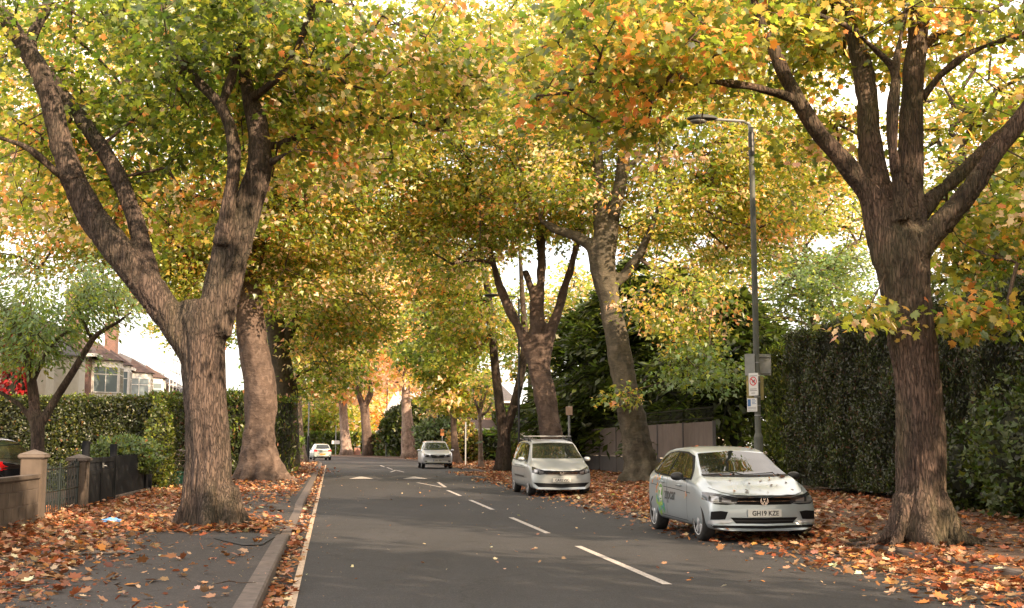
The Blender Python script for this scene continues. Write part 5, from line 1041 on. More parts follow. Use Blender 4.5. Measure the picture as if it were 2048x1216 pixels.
class Car:
    def __init__(s, name, label, anchor, heading, sp, paint, z0=0, group='cars parked along the road', cat='car'):
        s.sp = sp; s.L, s.W = sp['L'], sp['W']; s.paint = paint
        h = Vector((heading[0], heading[1], 0)).normalized(); n = Vector((-h.y, h.x, 0))
        ax, ay, lx, ly = anchor; o = Vector((ax, ay, z0)) - h * lx - n * ly
        s.root = empty(name, o, math.atan2(h.y, h.x), label, cat, group)
        s.body()
    def f(s, k, x): a = s.sp[k]; return float(np.interp(x, [p[0] for p in a], [p[1] for p in a]))
    def warp(s, x, y, z):
        L, W = s.L, s.W; u = abs(y) / (W / 2)
        fr = max(0, (x - (L - .9)) / .9); re = max(0, (.5 - x) / .5)
        x2 = x - s.sp.get('fc', .26) * u ** 2.6 * fr + s.sp.get('rc', .16) * u ** 2.6 * re
        ws0, ws1 = s.sp['ws']; g = max(0, 1 - abs(x - (ws0 + ws1) / 2) / (abs(ws1 - ws0) * .9)); x2 -= .16 * u ** 2 * g * (1 if z > .8 else 0)
        fz = s.sp.get('nose', [(0, 0), (3, 0)]); rz = s.sp.get('tailp', [(0, 0), (3, 0)])
        x2 += float(np.interp(z, [p[0] for p in fz], [p[1] for p in fz])) * min(1, fr * 1.4) + float(np.interp(z, [p[0] for p in rz], [p[1] for p in rz])) * min(1, re * 1.4)
        return x2
    def body(s):
        sp = s.sp; L = s.L; xs = sorted(set(list(np.linspace(0, L, 34)) + sp.get('xs', []))); bm = bmesh.new(); rings = []
        for x in xs:
            zt, zb, bel, w, wr = s.f('top', x), s.f('bot', x), s.f('belt', x), s.f('wid', x) / 2, s.f('wroof', x) / 2
            bel = min(bel, zt - .035); t = zt - bel; m1 = zb + (bel - zb) * .3; m2 = zb + (bel - zb) * .62
            h = [(0, zb), (w * .6, zb), (w * .9, zb + .01), (w * .975, zb + .08), (w * 1.0, m1), (w * 1.002, m2), (w * .992, bel - .09 * min(1, (bel - zb))), (w * .965, bel)]
            wb = w * .945
            for q, e in ((.12, .04), (.45, .40), (.80, .80), (.93, .93)): h.append((wb + (wr - wb) * e, bel + t * q))
            h += [(wr * .90, zt - .012 * min(1, t * 4)), (wr * .5, zt + .004), (0, zt + .008)]
            full = h + [(-y, z) for y, z in reversed(h[1:-1])]
            rings.append([bm.verts.new((s.warp(x, y, z), y, z)) for y, z in full])
        n = len(rings[0])
        for a, b in zip(rings[:-1], rings[1:]):
            for k in range(n): bm.faces.new((a[k], a[(k + 1) % n], b[(k + 1) % n], b[k]))
        hn = n // 2
        for R_, fl in ((rings[0], False), (rings[-1], True)):   # end caps as strips across
            for k in range(hn):
                q = [R_[k], R_[k + 1], R_[(n - k - 1) % n], R_[(n - k) % n]]; q = list(dict.fromkeys(q)); 
                if len(q) >= 3: bm.faces.new(q if fl else q[::-1])
        bmesh.ops.recalc_face_normals(bm, faces=bm.faces)
        o = obj('body', bm, s.paint, s.root, True); md = o.modifiers.new('s', 'SUBSURF'); md.levels = md.render_levels = 2
        cut = []
        for ax in sp['axles']:
            for sd in (-1, 1):
                b2 = bmesh.new(); bmesh.ops.create_cone(b2, cap_ends=True, segments=40, radius1=sp['wr'] * 1.23, radius2=sp['wr'] * 1.23, depth=.55)
                for v in b2.verts: v.co = Vector((v.co.x + ax, v.co.z + sd * (s.W / 2 - .02), v.co.y + sp['wr'] + .015))
                c = obj('cutter', b2, M_WELL, s.root); cut.append(c); m = o.modifiers.new('b', 'BOOLEAN'); m.object = c; m.operation = 'DIFFERENCE'; m.solver = 'EXACT'; m.material_mode = 'TRANSFER'
        # surface used for laying parts on (before the arches are cut)
        for m in o.modifiers: 
            if m.type == 'BOOLEAN': m.show_viewport = False
        dg = bpy.context.evaluated_depsgraph_get(); me0 = bpy.data.meshes.new_from_object(o.evaluated_get(dg))
        s.bvh = BVHTree.FromPolygons([v.co.copy() for v in me0.vertices], [tuple(p.vertices) for p in me0.polygons]); bpy.data.meshes.remove(me0)
        for m in o.modifiers: m.show_viewport = True
        dg = bpy.context.evaluated_depsgraph_get(); me = bpy.data.meshes.new_from_object(o.evaluated_get(dg)); o.modifiers.clear(); o.data = me
        for c in cut: bpy.data.objects.remove(c)
        me.polygons.foreach_set('use_smooth', [True] * len(me.polygons))
        try: me.set_sharp_from_angle(angle=math.radians(50))
        except Exception: pass
        s.bodyo = o
    def hit(s, view, a, b):
        if view == 'front': o, d = Vector((s.L + 3, a, b)), Vector((-1, 0, 0))
        elif view == 'rear': o, d = Vector((-3, a, b)), Vector((1, 0, 0))
        elif view == 'right': o, d = Vector((a, -4, b)), Vector((0, 1, 0))
        elif view == 'left': o, d = Vector((a, 4, b)), Vector((0, -1, 0))
        elif view == 'top': o, d = Vector((a, b, 4)), Vector((0, 0, -1))
        h, n, i, dd = s.bvh.ray_cast(o, d)
        if h is None: return None, -d
        if n.dot(d) > 0: n = -n
        return h, n
    def patch(s, name, view, top, bot, m, off=.004, nc=24, nr=8, parent=None, edge=0):
        def rsmp(p, n):
            L = [0]; 
            for a, b in zip(p[:-1], p[1:]): L.append(L[-1] + math.hypot(b[0] - a[0], b[1] - a[1]))
            t = np.linspace(0, L[-1], n); return np.interp(t, L, [q[0] for q in p]), np.interp(t, L, [q[1] for q in p])
        tx, ty = rsmp(top, nc + 1); bx_, by_ = rsmp(bot, nc + 1); bm = bmesh.new(); G = []
        for j in range(nr + 1):
            r = []
            for i in range(nc + 1):
                t = j / nr; a = tx[i] * (1 - t) + bx_[i] * t; b = ty[i] * (1 - t) + by_[i] * t; h, n = s.hit(view, a, b)
                r.append(bm.verts.new(h + n * off) if h is not None else None)
            G.append(r)
        for j in range(nr):
            for i in range(nc):
                q = [G[j][i], G[j + 1][i], G[j + 1][i + 1], G[j][i + 1]]
                if all(q): 
                    try: bm.faces.new(q)
                    except ValueError: pass
        return obj(name, bm, m, parent or s.root, True)
    def strip(s, name, view, pts, w, m, off=.005, parent=None):
        P_ = []
        for a, b in zip(pts[:-1], pts[1:]):
            k = max(1, int(math.hypot(b[0] - a[0], b[1] - a[1]) / .04)); P_ += [(a[0] + (b[0] - a[0]) * i / k, a[1] + (b[1] - a[1]) * i / k) for i in range(k)]
        P_.append(pts[-1]); bm = bmesh.new(); prev = None
        for i, p in enumerate(P_):
            a, b = P_[max(i - 1, 0)], P_[min(i + 1, len(P_) - 1)]; dx, dy = b[0] - a[0], b[1] - a[1]; l = math.hypot(dx, dy) + 1e-9; nx, ny = -dy / l * w / 2, dx / l * w / 2
            h1, n1 = s.hit(view, p[0] + nx, p[1] + ny); h2, n2 = s.hit(view, p[0] - nx, p[1] - ny)
            if h1 is None or h2 is None: prev = None; continue
            c = (bm.verts.new(h1 + n1 * off), bm.verts.new(h2 + n2 * off))
            if prev: bm.faces.new((prev[0], prev[1], c[1], c[0]))
            prev = c
        return obj(name, bm, m, parent or s.root, True)
    def lay(s, o, view, cx, cz, off=.006, flip=False):
        """drop a flat mesh (x,y) onto the body"""
        for v in o.data.vertices:
            a = cx + (v.co.x if view in ('front', 'right') else -v.co.x); h, n = s.hit(view, a, cz + v.co.y)
            if h is not None: v.co = h + n * (off + v.co.z)
    def wheels(s):
        sp = s.sp; R_ = sp['wr']; proto = None
        for ax in sp['axles']:
            for sd in (-1, 1):
                w_ = empty('wheel', (ax, sd * (s.W / 2 - .118), R_), 0, parent=s.root); w_.scale = (1, sd, 1)
                if proto is None:
                    prof = [(.66, -.085), (.71, -.10), (.86, -.105), (.96, -.09), (1.0, -.055), (1.0, .055), (.96, .09), (.86, .105), (.71, .10), (.67, .085), (.66, .0)]
                    bm = bmesh.new(); n = 44; R2 = [[bm.verts.new((math.cos(k / n * 6.28319) * r * R_, y, math.sin(k / n * 6.28319) * r * R_)) for r, y in prof] for k in range(n)]
                    for k in range(n):
                        for j in range(len(prof)): bm.faces.new((R2[k][j], R2[k][(j + 1) % len(prof)], R2[(k + 1) % n][(j + 1) % len(prof)], R2[(k + 1) % n][j]))
                    bmesh.ops.recalc_face_normals(bm, faces=bm.faces); ty = obj('tyre', bm, M_TYRE, w_, True)
                    bm = bmesh.new(); rr = R_ * .66; ns = sp.get('spokes', 5)
                    lip = [(.665, .10), (.715, .104), (.72, .09), (.665, .06), (.665, -.05)]; R2 = [[bm.verts.new((math.cos(k / n * 6.28319) * r * R_, y, math.sin(k / n * 6.28319) * r * R_)) for r, y in lip] for k in range(n)]
                    for k in range(n):
                        for j in range(len(lip) - 1): bm.faces.new((R2[k][j], R2[k][j + 1], R2[(k + 1) % n][j + 1], R2[(k + 1) % n][j]))
                    for k in range(ns):
                        for dv in ((-.17, .17) if ns == 5 else (0,)):
                            a = k / ns * 6.28319 + .3; c, si = math.cos(a), math.sin(a); a2 = a + dv
                            i0 = Vector((math.cos(a) * R_ * .14, .085, math.sin(a) * R_ * .14)); i1 = Vector((math.cos(a2) * R_ * .68, .088, math.sin(a2) * R_ * .68)); t = Vector((-math.sin(a2), 0, math.cos(a2)))
                            w0, w1 = R_ * .075, R_ * .065
                            v8 = [bm.verts.new(p) for p in (i0 + t * w0, i0 - t * w0, i1 - t * w1, i1 + t * w1)] + [bm.verts.new(p + Vector((0, -.035, 0))) for p in (i0 + t * w0 * 1.3, i0 - t * w0 * 1.3, i1 - t * w1 * 1.3, i1 + t * w1 * 1.3)]
                            bm.faces.new(v8[:4])
                            for j in range(4): bm.faces.new((v8[j], v8[(j + 1) % 4], v8[4 + (j + 1) % 4], v8[4 + j]))
                    tube(bm, [(0, .03, 0), (0, .10, 0), (0, .106, 0)], [R_ * .19, R_ * .18, R_ * .12], 20); bmesh.ops.recalc_face_normals(bm, faces=bm.faces); ri = obj('rim', bm, M_RIM, w_)
                    bm = bmesh.new(); tube(bm, [(0, -.02, 0), (0, .035, 0)], [R_ * .66, R_ * .66], 28); br = obj('brake_disc', bm, M_WELL, w_); proto = (ty, ri, br)
                else:
                    for p in proto: c = p.copy(); COL.objects.link(c); c.parent = w_
    def mirror(s, x, z, m, w_=.2):
        for sd in (-1, 1):
            h, n = s.hit('right' if sd < 0 else 'left', x, z); y = abs(h.y) if h else s.W / 2
            bm = bmesh.new(); bmesh.ops.create_uvsphere(bm, u_segments=18, v_segments=10, radius=1)
            for v in bm.verts:
                c = v.co; v.co = Vector((x + .01 + c.x * .085 * (1 if c.x > 0 else .35) - abs(c.y) * .0, sd * (y + .14 + c.y * sd * sd * .105 * 1), z + .05 + (abs(c.z) ** .8) * (1 if c.z > 0 else -1) * .068))
            tube(bm, [(x, sd * (y - .02), z), (x, sd * (y + .08), z + .02)], [.025, .02], 8); mo = obj('wing_mirror', bm, m, s.root, True)
            bm = bmesh.new(); bx(bm, x - .025, x - .021, sd * (y + .14) - .08, sd * (y + .14) + .08, z + .005, z + .095); obj('mirror_glass', bm, M_CHROME, mo)
    def plate(s, view, z, txt, m, w_=.52, h_=.111, y=0, tm=M_PLT, blue=False, off=.02):
        h, n = s.hit(view, y, z); sg = 1 if view == 'front' else -1; x = h.x + sg * off; r = empty('number_plate', (x, y, z), (math.pi / 2 if sg > 0 else -math.pi / 2), parent=s.root)
        bm = bmesh.new(); bx(bm, -w_ / 2, w_ / 2, -.004, .012, -h_ / 2, h_ / 2, bev=.003); obj('plate', bm, m, r)
        if blue: box('blue_band', (-w_ / 2 + .004, -w_ / 2 + .045, -.0055, -.0042, -h_ / 2 + .004, h_ / 2 - .004), mat('plate_blue', (.02, .06, .35), .4), r)
        if txt: text(r, txt, .098, (.01 if not blue else .02, -.0055, -.002), tm, bold=.002, sx=.93)
        return r
    def vw(s, z, R_=.062, off=.02):
        h, n = s.hit('front', 0, z); x = h.x + off; r = empty('badge', (x, 0, z), math.pi / 2, parent=s.root)
        bm = bmesh.new(); tube(bm, [(0, .0, 0), (0, -.004, 0)], [R_, R_], 32); obj('disc', bm, M_GRILLE, r)
        bm = bmesh.new(); ring(bm, (0, 0), R_ * 1.02, R_ * .86, -.007, 36)
        def bar(a, b, w_):
            a, b = Vector(a) * R_, Vector(b) * R_; t = (b - a).normalized(); q = Vector((t.y, -t.x)) * w_ * R_ / 2
            bm.faces.new([bm.verts.new((p.x, -.007, p.y)) for p in (a - q, b - q, b + q, a + q)])
        bar((-.32, .84), (-.03, .14), .17); bar((.32, .84), (.03, .14), .17); bar((-.84, .34), (-.36, -.84), .17); bar((-.36, -.82), (-.03, .0), .17); bar((.84, .34), (.36, -.84), .17); bar((.36, -.82), (.03, .0), .17)
        obj('emblem', bm, M_CHROME, r)
def seams(c, doors, belt, low, handles):
    for v in ('right', 'left'):
        for d in doors: c.strip('door_seam', v, d, .009, M_SEAM, .003)
        for (x, z) in handles:
            h, n = c.hit(v, x, z)
            if h: 
                sd = -1 if v == 'right' else 1; bm = bmesh.new(); tube(bm, [(x - .09, h.y, z), (x - .07, h.y + sd * .035, z), (x + .07, h.y + sd * .035, z + .005), (x + .09, h.y, z)], [.012, .013, .013, .012], 8); obj('door_handle', bm, c.paint, c.root, True)
def side_glass(c, polys, m=M_CGLASS, surround=None):
    for v in ('right', 'left'):
        for s_ in (surround or []): c.patch('window_surround', v, s_[0], s_[1], M_GRILLE, .0035, 36, 8)
        for t, b in polys: c.patch('side_window', v, t, b, m, .008, 20, 8)
# ---- small hatchback (near right)
POLO = dict(L=4.05, W=1.75, wr=.305, axles=(.70, 3.25), ws=(2.35, 3.05),
    top=[(0, .86), (.05, .93), (.18, 1.06), (.42, 1.30), (.60, 1.365), (1.0, 1.405), (1.5, 1.42), (2.0, 1.405), (2.3, 1.345), (2.6, 1.20), (3.0, .985), (3.15, .945), (3.5, .88), (3.8, .805), (3.95, .745), (4.05, .685)],
    belt=[(0, .80), (.2, .93), (.6, .955), (1.5, .93), (2.6, .885), (3.05, .86), (3.5, .80), (3.8, .735), (4.05, .62)],
    bot=[(0, .36), (.3, .22), (.7, .19), (3.6, .17), (3.9, .165), (4.05, .19)], wid=[(0, 1.56), (.25, 1.68), (.8, 1.735), (2, 1.75), (3.2, 1.745), (3.6, 1.72), (3.9, 1.66), (4.05, 1.60)],
    wroof=[(0, 1.2), (.3, 1.12), (.6, 1.08), (1.5, 1.12), (2.3, 1.12), (2.7, 1.24), (3.05, 1.42), (3.5, 1.42), (4.05, 1.25)], xs=[2.3, 2.45, 2.6, 2.8, 3.0, 3.05, 3.15],
    nose=[(.1, -.06), (.2, .0), (.5, .02), (.62, -.02), (.72, -.10), (.85, -.22)], fc=.34)
hd = (.148, -1)
pc = Car('hatchback_car', 'near silver hatchback with coloured car-share graphics on its door, parked by the tall lamp post', (2.90, 18.55, 3.25, -.79), hd, POLO, M_SILVER)
pc.wheels()
pc.patch('windscreen', 'front', [(-.555, 1.30), (0, 1.345), (.555, 1.30)], [(-.67, .985), (0, .975), (.67, .985)], M_CGLASS, .008, 30, 14)
pc.strip('windscreen_trim', 'front', [(-.69, .975), (0, .962), (.69, .975)], .03, M_GRILLE, .006)
pc.patch('rear_window', 'rear', [(-.48, 1.30), (.48, 1.30)], [(-.58, 1.02), (.58, 1.02)], M_CGLASS, .008)
side_glass(pc, [([(1.60, 1.315), (2.0, 1.30), (2.28, 1.24)], [(1.60, .945), (2.2, .935), (2.72, .92)]), ([(.86, 1.28), (1.2, 1.315), (1.54, 1.318)], [(.86, .975), (1.2, .96), (1.54, .948)]), ([(.56, 1.12), (.70, 1.21), (.80, 1.26)], [(.52, 1.03), (.66, 1.0), (.80, .98)])],
           surround=[([(.50, 1.09), (.66, 1.235), (.9, 1.315), (1.4, 1.345), (2.0, 1.33), (2.33, 1.265)], [(.47, 1.02), (.62, .975), (.9, .945), (1.4, .925), (2.2, .91), (2.80, .895)])])
seams(pc, [[(1.57, .93), (1.58, .30)], [(.98, .94), (.93, .62), (1.06, .5), (1.08, .3)], [(2.66, .90), (2.74, .66), (2.72, .3)], [(1.07, .29), (2.72, .27)], [(.5, .78), (1.2, .76), (2.3, .73), (2.9, .70)]], 0, 0, [(1.32, .83), (2.30, .80)])
pc.mirror(2.52, .90, M_DARK)
for sd in (-1, 1):
    hl_ = pc.patch('headlight', 'front', [(sd * .40, .665), (sd * .58, .70), (sd * .76, .73), (sd * .835, .735)], [(sd * .42, .575), (sd * .56, .555), (sd * .74, .565), (sd * .85, .63)], M_HL, .006, 20, 8)
    pc.patch('reflector', 'front', [(sd * .50, .635), (sd * .64, .67)], [(sd * .50, .60), (sd * .64, .60)], M_REFL, .011, 8, 4, hl_); pc.patch('reflector', 'front', [(sd * .68, .675), (sd * .78, .69)], [(sd * .68, .60), (sd * .78, .61)], M_REFL, .011, 8, 4, hl_)
    pc.patch('running_light', 'front', [(sd * .46, .588), (sd * .80, .60)], [(sd * .46, .576), (sd * .80, .588)], M_REFL, .012, 12, 2, hl_)
    fg = pc.patch('fog_recess', 'front', [(sd * .555, .455), (sd * .66, .47), (sd * .80, .46)], [(sd * .60, .345), (sd * .70, .34), (sd * .81, .34)], M_GRILLE, .006, 10, 6)
    pc.patch('bumper_blade', 'front', [(sd * .50, .325), (sd * .68, .335), (sd * .82, .33)], [(sd * .53, .285), (sd * .68, .285), (sd * .82, .28)], M_SILVERL, .018, 12, 4)
    pc.patch('rear_lamp', 'rear', [(sd * .55, .95), (sd * .76, .93)], [(sd * .57, .80), (sd * .78, .80)], M_TAIL, .01, 8, 6)
gr_ = pc.patch('grille', 'front', [(-.42, .662), (0, .672), (.42, .662)], [(-.44, .562), (0, .552), (.44, .562)], M_GRILLE, .004, 30, 6)
pc.patch('grille_bar', 'front', [(-.41, .618), (0, .622), (.41, .618)], [(-.41, .607), (0, .611), (.41, .607)], M_CHROME, .018, 30, 2, gr_)
pc.patch('grille_bar', 'front', [(-.42, .672), (0, .682), (.42, .672)], [(-.42, .663), (0, .672), (.42, .663)], M_CHROME, .012, 30, 2, gr_)
pc.patch('lower_intake', 'front', [(-.52, .372), (0, .362), (.52, .372)], [(-.44, .285), (0, .275), (.44, .285)], M_GRILLE, .006, 30, 6)
pc.strip('intake_bar', 'front', [(-.47, .325), (0, .318), (.47, .325)], .012, M_DARK, .014)
pc.patch('splitter_slot', 'front', [(-.80, .262), (0, .245), (.80, .262)], [(-.76, .222), (0, .205), (.76, .222)], M_GRILLE, .006, 40, 3)
pc.plate('front', .432, 'GH19 KZE', M_PLW, off=.03); pc.vw(.614, .062, .026); pc.plate('rear', .55, 'GH19 KZE', M_PLY)
pc.strip('bonnet_seam', 'front', [(-.74, .80), (-.62, .735), (-.42, .692), (0, .70), (.42, .692), (.62, .735), (.74, .80)], .006, M_SEAM, .003)
for sd in (-1, 1): pc.strip('bonnet_crease', 'top', [(4.0 - .62, sd * .50), (3.1, sd * .60)], .006, M_SILVERL, .004)
for sd, x1 in ((1, -.02), (-1, -.62)):
    bm = bmesh.new(); p0 = pc.hit('front', .02 * sd + x1 + .05, .99)[0]; pts = []
    for k in range(8): q = pc.hit('front', x1 + .07 * k, .985 + .004 * k)[0]; pts.append(q + Vector((.022, 0, 0)))
    tube(bm, pts, [.008] * 8, 6); obj('wiper', bm, M_DARK, pc.root)
# car-share graphics on both sides
def disc_decal(c, view, x, z, R_, m, off=.004, name='graphic_dot', sy=1, inner=0):
    bm = bmesh.new(); n = 24; k0 = [bm.verts.new((math.cos(k / n * 6.2832) * R_, math.sin(k / n * 6.2832) * R_ * sy, 0)) for k in range(n)]
    if inner:
        k1 = [bm.verts.new((math.cos(k / n * 6.2832) * inner, math.sin(k / n * 6.2832) * inner * sy, 0)) for k in range(n)]
        for k in range(n): bm.faces.new((k0[k], k0[(k + 1) % n], k1[(k + 1) % n], k1[k]))
    else:
        ce = bm.verts.new((0, 0, 0)); 
        for k in range(n): bm.faces.new((ce, k0[k], k0[(k + 1) % n]))
    o = obj(name, bm, m, c.root, True); c.lay(o, view, x, z, off); return o
DC = {'green': (.10, .32, .05), 'lime': (.30, .48, .06), 'orange': (.75, .26, .04), 'yellow': (.75, .50, .06), 'teal': (.05, .33, .36), 'blue': (.10, .42, .58), 'white': (.7, .7, .7), 'grey': (.08, .10, .11), 'peach': (.75, .45, .3)}
DM = {k: mat('graphic_' + k, v, .35, 0, **{'Coat Weight': .5}) for k, v in DC.items()}
rr = random.Random(9)
for view in ('right', 'left'):
    cx0, cz0 = 1.20, .66
    disc_decal(pc, view, cx0, cz0, .150, DM['white'], .004, 'logo_disc'); disc_decal(pc, view, cx0, cz0, .132, DM['green'], .0052, 'logo_disc')
    disc_decal(pc, view, cx0, cz0, .205, DM['white'], .0042, 'logo_ring', inner=.195)
    for t, col, ofs, sz in (('z', 'white', .008, .34), ):
        cu = text(pc.root, t, sz, (0, 0, 0), DM[col], (0, 0, 0), 'logo_letter', bold=.012); pc.lay(cu, view, cx0, cz0 + .01, ofs)
    cu = text(pc.root, 'zipcar', .27, (0, 0, 0), DM['grey'], (0, 0, 0), 'lettering', bold=.004); pc.lay(cu, view, cx0 + (.58 if view == 'right' else .58), cz0 - .02, .006)
    for k in range(64):
        a = rr.uniform(1.2, 5.6); R_ = rr.uniform(.20, .40) if k % 3 else rr.uniform(.26, .34); x = cx0 + math.cos(a) * R_ * .85; z = cz0 + math.sin(a) * R_ * 1.0
        col = rr.choice(['teal', 'teal', 'green', 'lime', 'lime'] if math.sin(a) < -.2 else ['orange', 'yellow', 'peach', 'teal', 'blue', 'orange', 'yellow']); sz = rr.uniform(.012, .038) if math.sin(a) > -.4 else rr.uniform(.02, .05)
        if z > .93 or z < .25: continue
        disc_decal(pc, view, x, z, sz, DM[col], .0032 + .00004 * k)
    for (x, z, col, s_) in ((.62, .82, 'orange', .03), (.70, .88, 'peach', .025), (.8, .90, 'yellow', .03), (2.66, .70, 'peach', .02), (2.70, .66, 'orange', .025), (2.64, .62, 'yellow', .015)): disc_decal(pc, view, x, z, s_, DM[col], .004)
# leaves lying on the car: one mass of small leaves
pts = []; rr = random.Random(5); RNG = np.random.default_rng(5)
hh = Vector((.148, -1, 0)).normalized(); Mw = Matrix.LocRotScale(pc.root.location, pc.root.rotation_euler.to_quaternion(), None)
for k in range(58):
    x, y = (rr.uniform(.7, 2.2), rr.uniform(-.5, .5)) if k % 3 == 0 else ((rr.uniform(2.95, 3.12), rr.uniform(-.62, .62)) if k % 3 == 1 else (rr.uniform(3.1, 3.85), rr.uniform(-.6, .6)))
    h, n = pc.hit('top', x, y)
    if h: pts.append((Mw @ (h + n * .012), n))
me = leaves_mesh('fallen_leaves', np.array([p for p, n in pts]), np.array([n for p, n in pts]) + RNG.normal(0, .2, (len(pts), 3)), RNG.normal(0, 1, (len(pts), 3)), RNG.uniform(.025, .075, len(pts)), pick(len(pts), LM), T_MAPLE, RNG.uniform(.5, 2, len(pts)))
o = obj('fallen_leaves', me, LITTER); tag(o, 'few orange leaves lying on the roof, bonnet and wipers of the near hatchback', 'fallen leaves', kind='stuff')
# ---- people carrier
TOUR = dict(L=4.40, W=1.79, wr=.315, axles=(.82, 3.50), ws=(2.75, 3.55),
    top=[(0, 1.05), (.06, 1.25), (.22, 1.50), (.45, 1.57), (1.2, 1.605), (2.0, 1.60), (2.6, 1.545), (2.85, 1.45), (3.2, 1.25), (3.5, 1.07), (3.65, 1.01), (4.0, .92), (4.25, .80), (4.40, .70)],
    belt=[(0, .92), (.3, .99), (1.5, .97), (3.0, .92), (3.5, .90), (4.0, .84), (4.25, .74), (4.40, .60)], bot=[(0, .36), (.3, .24), (.8, .20), (4.0, .19), (4.40, .19)],
    wid=[(0, 1.64), (.3, 1.74), (1, 1.79), (3.5, 1.785), (4.0, 1.76), (4.25, 1.72), (4.40, 1.64)], wroof=[(0, 1.36), (.3, 1.28), (1.5, 1.30), (2.6, 1.28), (3.0, 1.36), (3.55, 1.50), (4.4, 1.4)], xs=[2.75, 2.9, 3.05, 3.3, 3.45, 3.6],
    nose=[(.1, -.05), (.25, 0), (.5, .02), (.7, -.05), (.85, -.15), (1.0, -.28)], fc=.36)
tc_ = Car('people_carrier', 'silver people carrier with roof bars parked in front of the bulging plane tree', (.52, 34.7, 3.50, -.80), hd, TOUR, M_SILVERG)
tc_.wheels()
tc_.patch('windscreen', 'front', [(-.60, 1.475), (0, 1.50), (.60, 1.475)], [(-.73, 1.055), (0, 1.045), (.73, 1.055)], M_CGLASS, .008, 30, 14); tc_.patch('rear_window', 'rear', [(-.55, 1.46), (.55, 1.46)], [(-.62, 1.12), (.62, 1.12)], M_CGLASS, .008)
side_glass(tc_, [([(1.75, 1.49), (2.3, 1.47), (2.70, 1.40)], [(1.75, 1.01), (2.4, 1.0), (3.12, .98)]), ([(.92, 1.49), (1.68, 1.495)], [(.92, 1.02), (1.68, 1.01)]), ([(.34, 1.44), (.86, 1.485)], [(.30, 1.08), (.86, 1.025)])],
           surround=[([(.26, 1.44), (.6, 1.50), (1.4, 1.52), (2.3, 1.50), (2.74, 1.425)], [(.22, 1.06), (.6, .995), (1.4, .985), (2.4, .98), (3.20, .955)])])
seams(tc_, [[(1.71, 1.0), (1.70, .3)], [(.90, 1.0), (1.02, .7), (1.2, .5), (1.22, .3)], [(3.0, .95), (3.02, .3)], [(1.2, .28), (3.0, .28)], [(.5, .80), (3.2, .78)]], 0, 0, [(1.35, .86), (2.45, .85)])
for v in ('right', 'left'): tc_.strip('rubbing_strip', v, [(1.25, .55), (3.0, .53)], .05, M_DARK, .012)
tc_.mirror(2.96, .98, M_SILVERG)
for sd in (-1, 1):
    hl_ = tc_.patch('headlight', 'front', [(sd * .44, .70), (sd * .62, .76), (sd * .80, .83)], [(sd * .46, .635), (sd * .62, .60), (sd * .83, .66)], M_HL, .006, 18, 8)
    tc_.patch('reflector', 'front', [(sd * .52, .69), (sd * .64, .72)], [(sd * .52, .64), (sd * .64, .63)], M_REFL, .011, 8, 4, hl_); tc_.patch('reflector', 'front', [(sd * .68, .73), (sd * .76, .75)], [(sd * .68, .64), (sd * .76, .66)], M_REFL, .011, 8, 4, hl_)
    tc_.patch('rear_lamp', 'rear', [(sd * .66, 1.1), (sd * .80, 1.1)], [(sd * .68, .86), (sd * .82, .86)], M_TAIL, .01, 8, 6)
gr_ = tc_.patch('grille', 'front', [(-.46, .70), (0, .705), (.46, .70)], [(-.46, .625), (0, .615), (.46, .625)], M_GRILLE, .005, 30, 5)
for z in (.66, .628): tc_.patch('grille_bar', 'front', [(-.45, z + .006), (0, z + .008), (.45, z + .006)], [(-.45, z - .006), (0, z - .004), (.45, z - .006)], M_CHROME, .014, 30, 2, gr_)
tc_.patch('lower_intake', 'front', [(-.80, .385), (0, .345), (.80, .385)], [(-.66, .26), (0, .235), (.66, .26)], M_GRILLE, .006, 30, 6)
tc_.plate('front', .45, 'CA12 VSC', M_PLW, off=.03); tc_.vw(.665, .06, .028); tc_.plate('rear', .6, 'CA12 VSC', M_PLY)
for x in (1.35, 2.15):
    bm = bmesh.new(); bx(bm, x - .03, x + .03, -.66, .66, 1.685, 1.712, bev=.008); rb_ = obj('roof_bar', bm, M_METAL, tc_.root)
    for sd in (-1, 1): bm = bmesh.new(); bx(bm, x - .04, x + .04, sd * .60 - .05, sd * .60 + .05, 1.53, 1.684, bev=.015); obj('foot', bm, M_DARK, rb_)
for sd in (-1, 1):
    bm = bmesh.new(); tube(bm, [(.5, sd * .62, 1.52), (.6, sd * .62, 1.60), (1.5, sd * .625, 1.635), (2.4, sd * .615, 1.60), (2.5, sd * .61, 1.53)], [.014, .016, .016, .016, .014], 8); obj('roof_rail', bm, M_DARK, tc_.root)
# ---- off-roader
LEX = dict(L=4.75, W=1.88, wr=.37, axles=(1.0, 3.74), ws=(2.75, 3.55),
    top=[(0, 1.0), (.08, 1.12), (.35, 1.45), (.8, 1.62), (1.5, 1.68), (2.3, 1.66), (2.7, 1.58), (3.1, 1.36), (3.5, 1.13), (3.7, 1.08), (4.2, 1.02), (4.55, .92), (4.75, .78)],
    belt=[(0, .95), (.5, 1.06), (1.5, 1.04), (3.2, 1.0), (3.6, .98), (4.2, .93), (4.75, .68)], bot=[(0, .42), (.4, .30), (1, .27), (4.2, .26), (4.75, .30)],
    wid=[(0, 1.68), (.4, 1.82), (1, 1.88), (3.7, 1.88), (4.3, 1.84), (4.75, 1.70)], wroof=[(0, 1.4), (.5, 1.28), (1.5, 1.3), (2.6, 1.3), (3.0, 1.38), (3.6, 1.56), (4.75, 1.4)], nose=[(.2, -.05), (.4, 0), (.7, .0), (.9, -.10), (1.05, -.24)], fc=.36)
lx = Car('off_roader_car', 'bright silver off-roader parked facing the camera near the bend, by the slim leaning tree', (-5.38, 73.1, 3.74, -.83), hd, LEX, M_SILVERL)
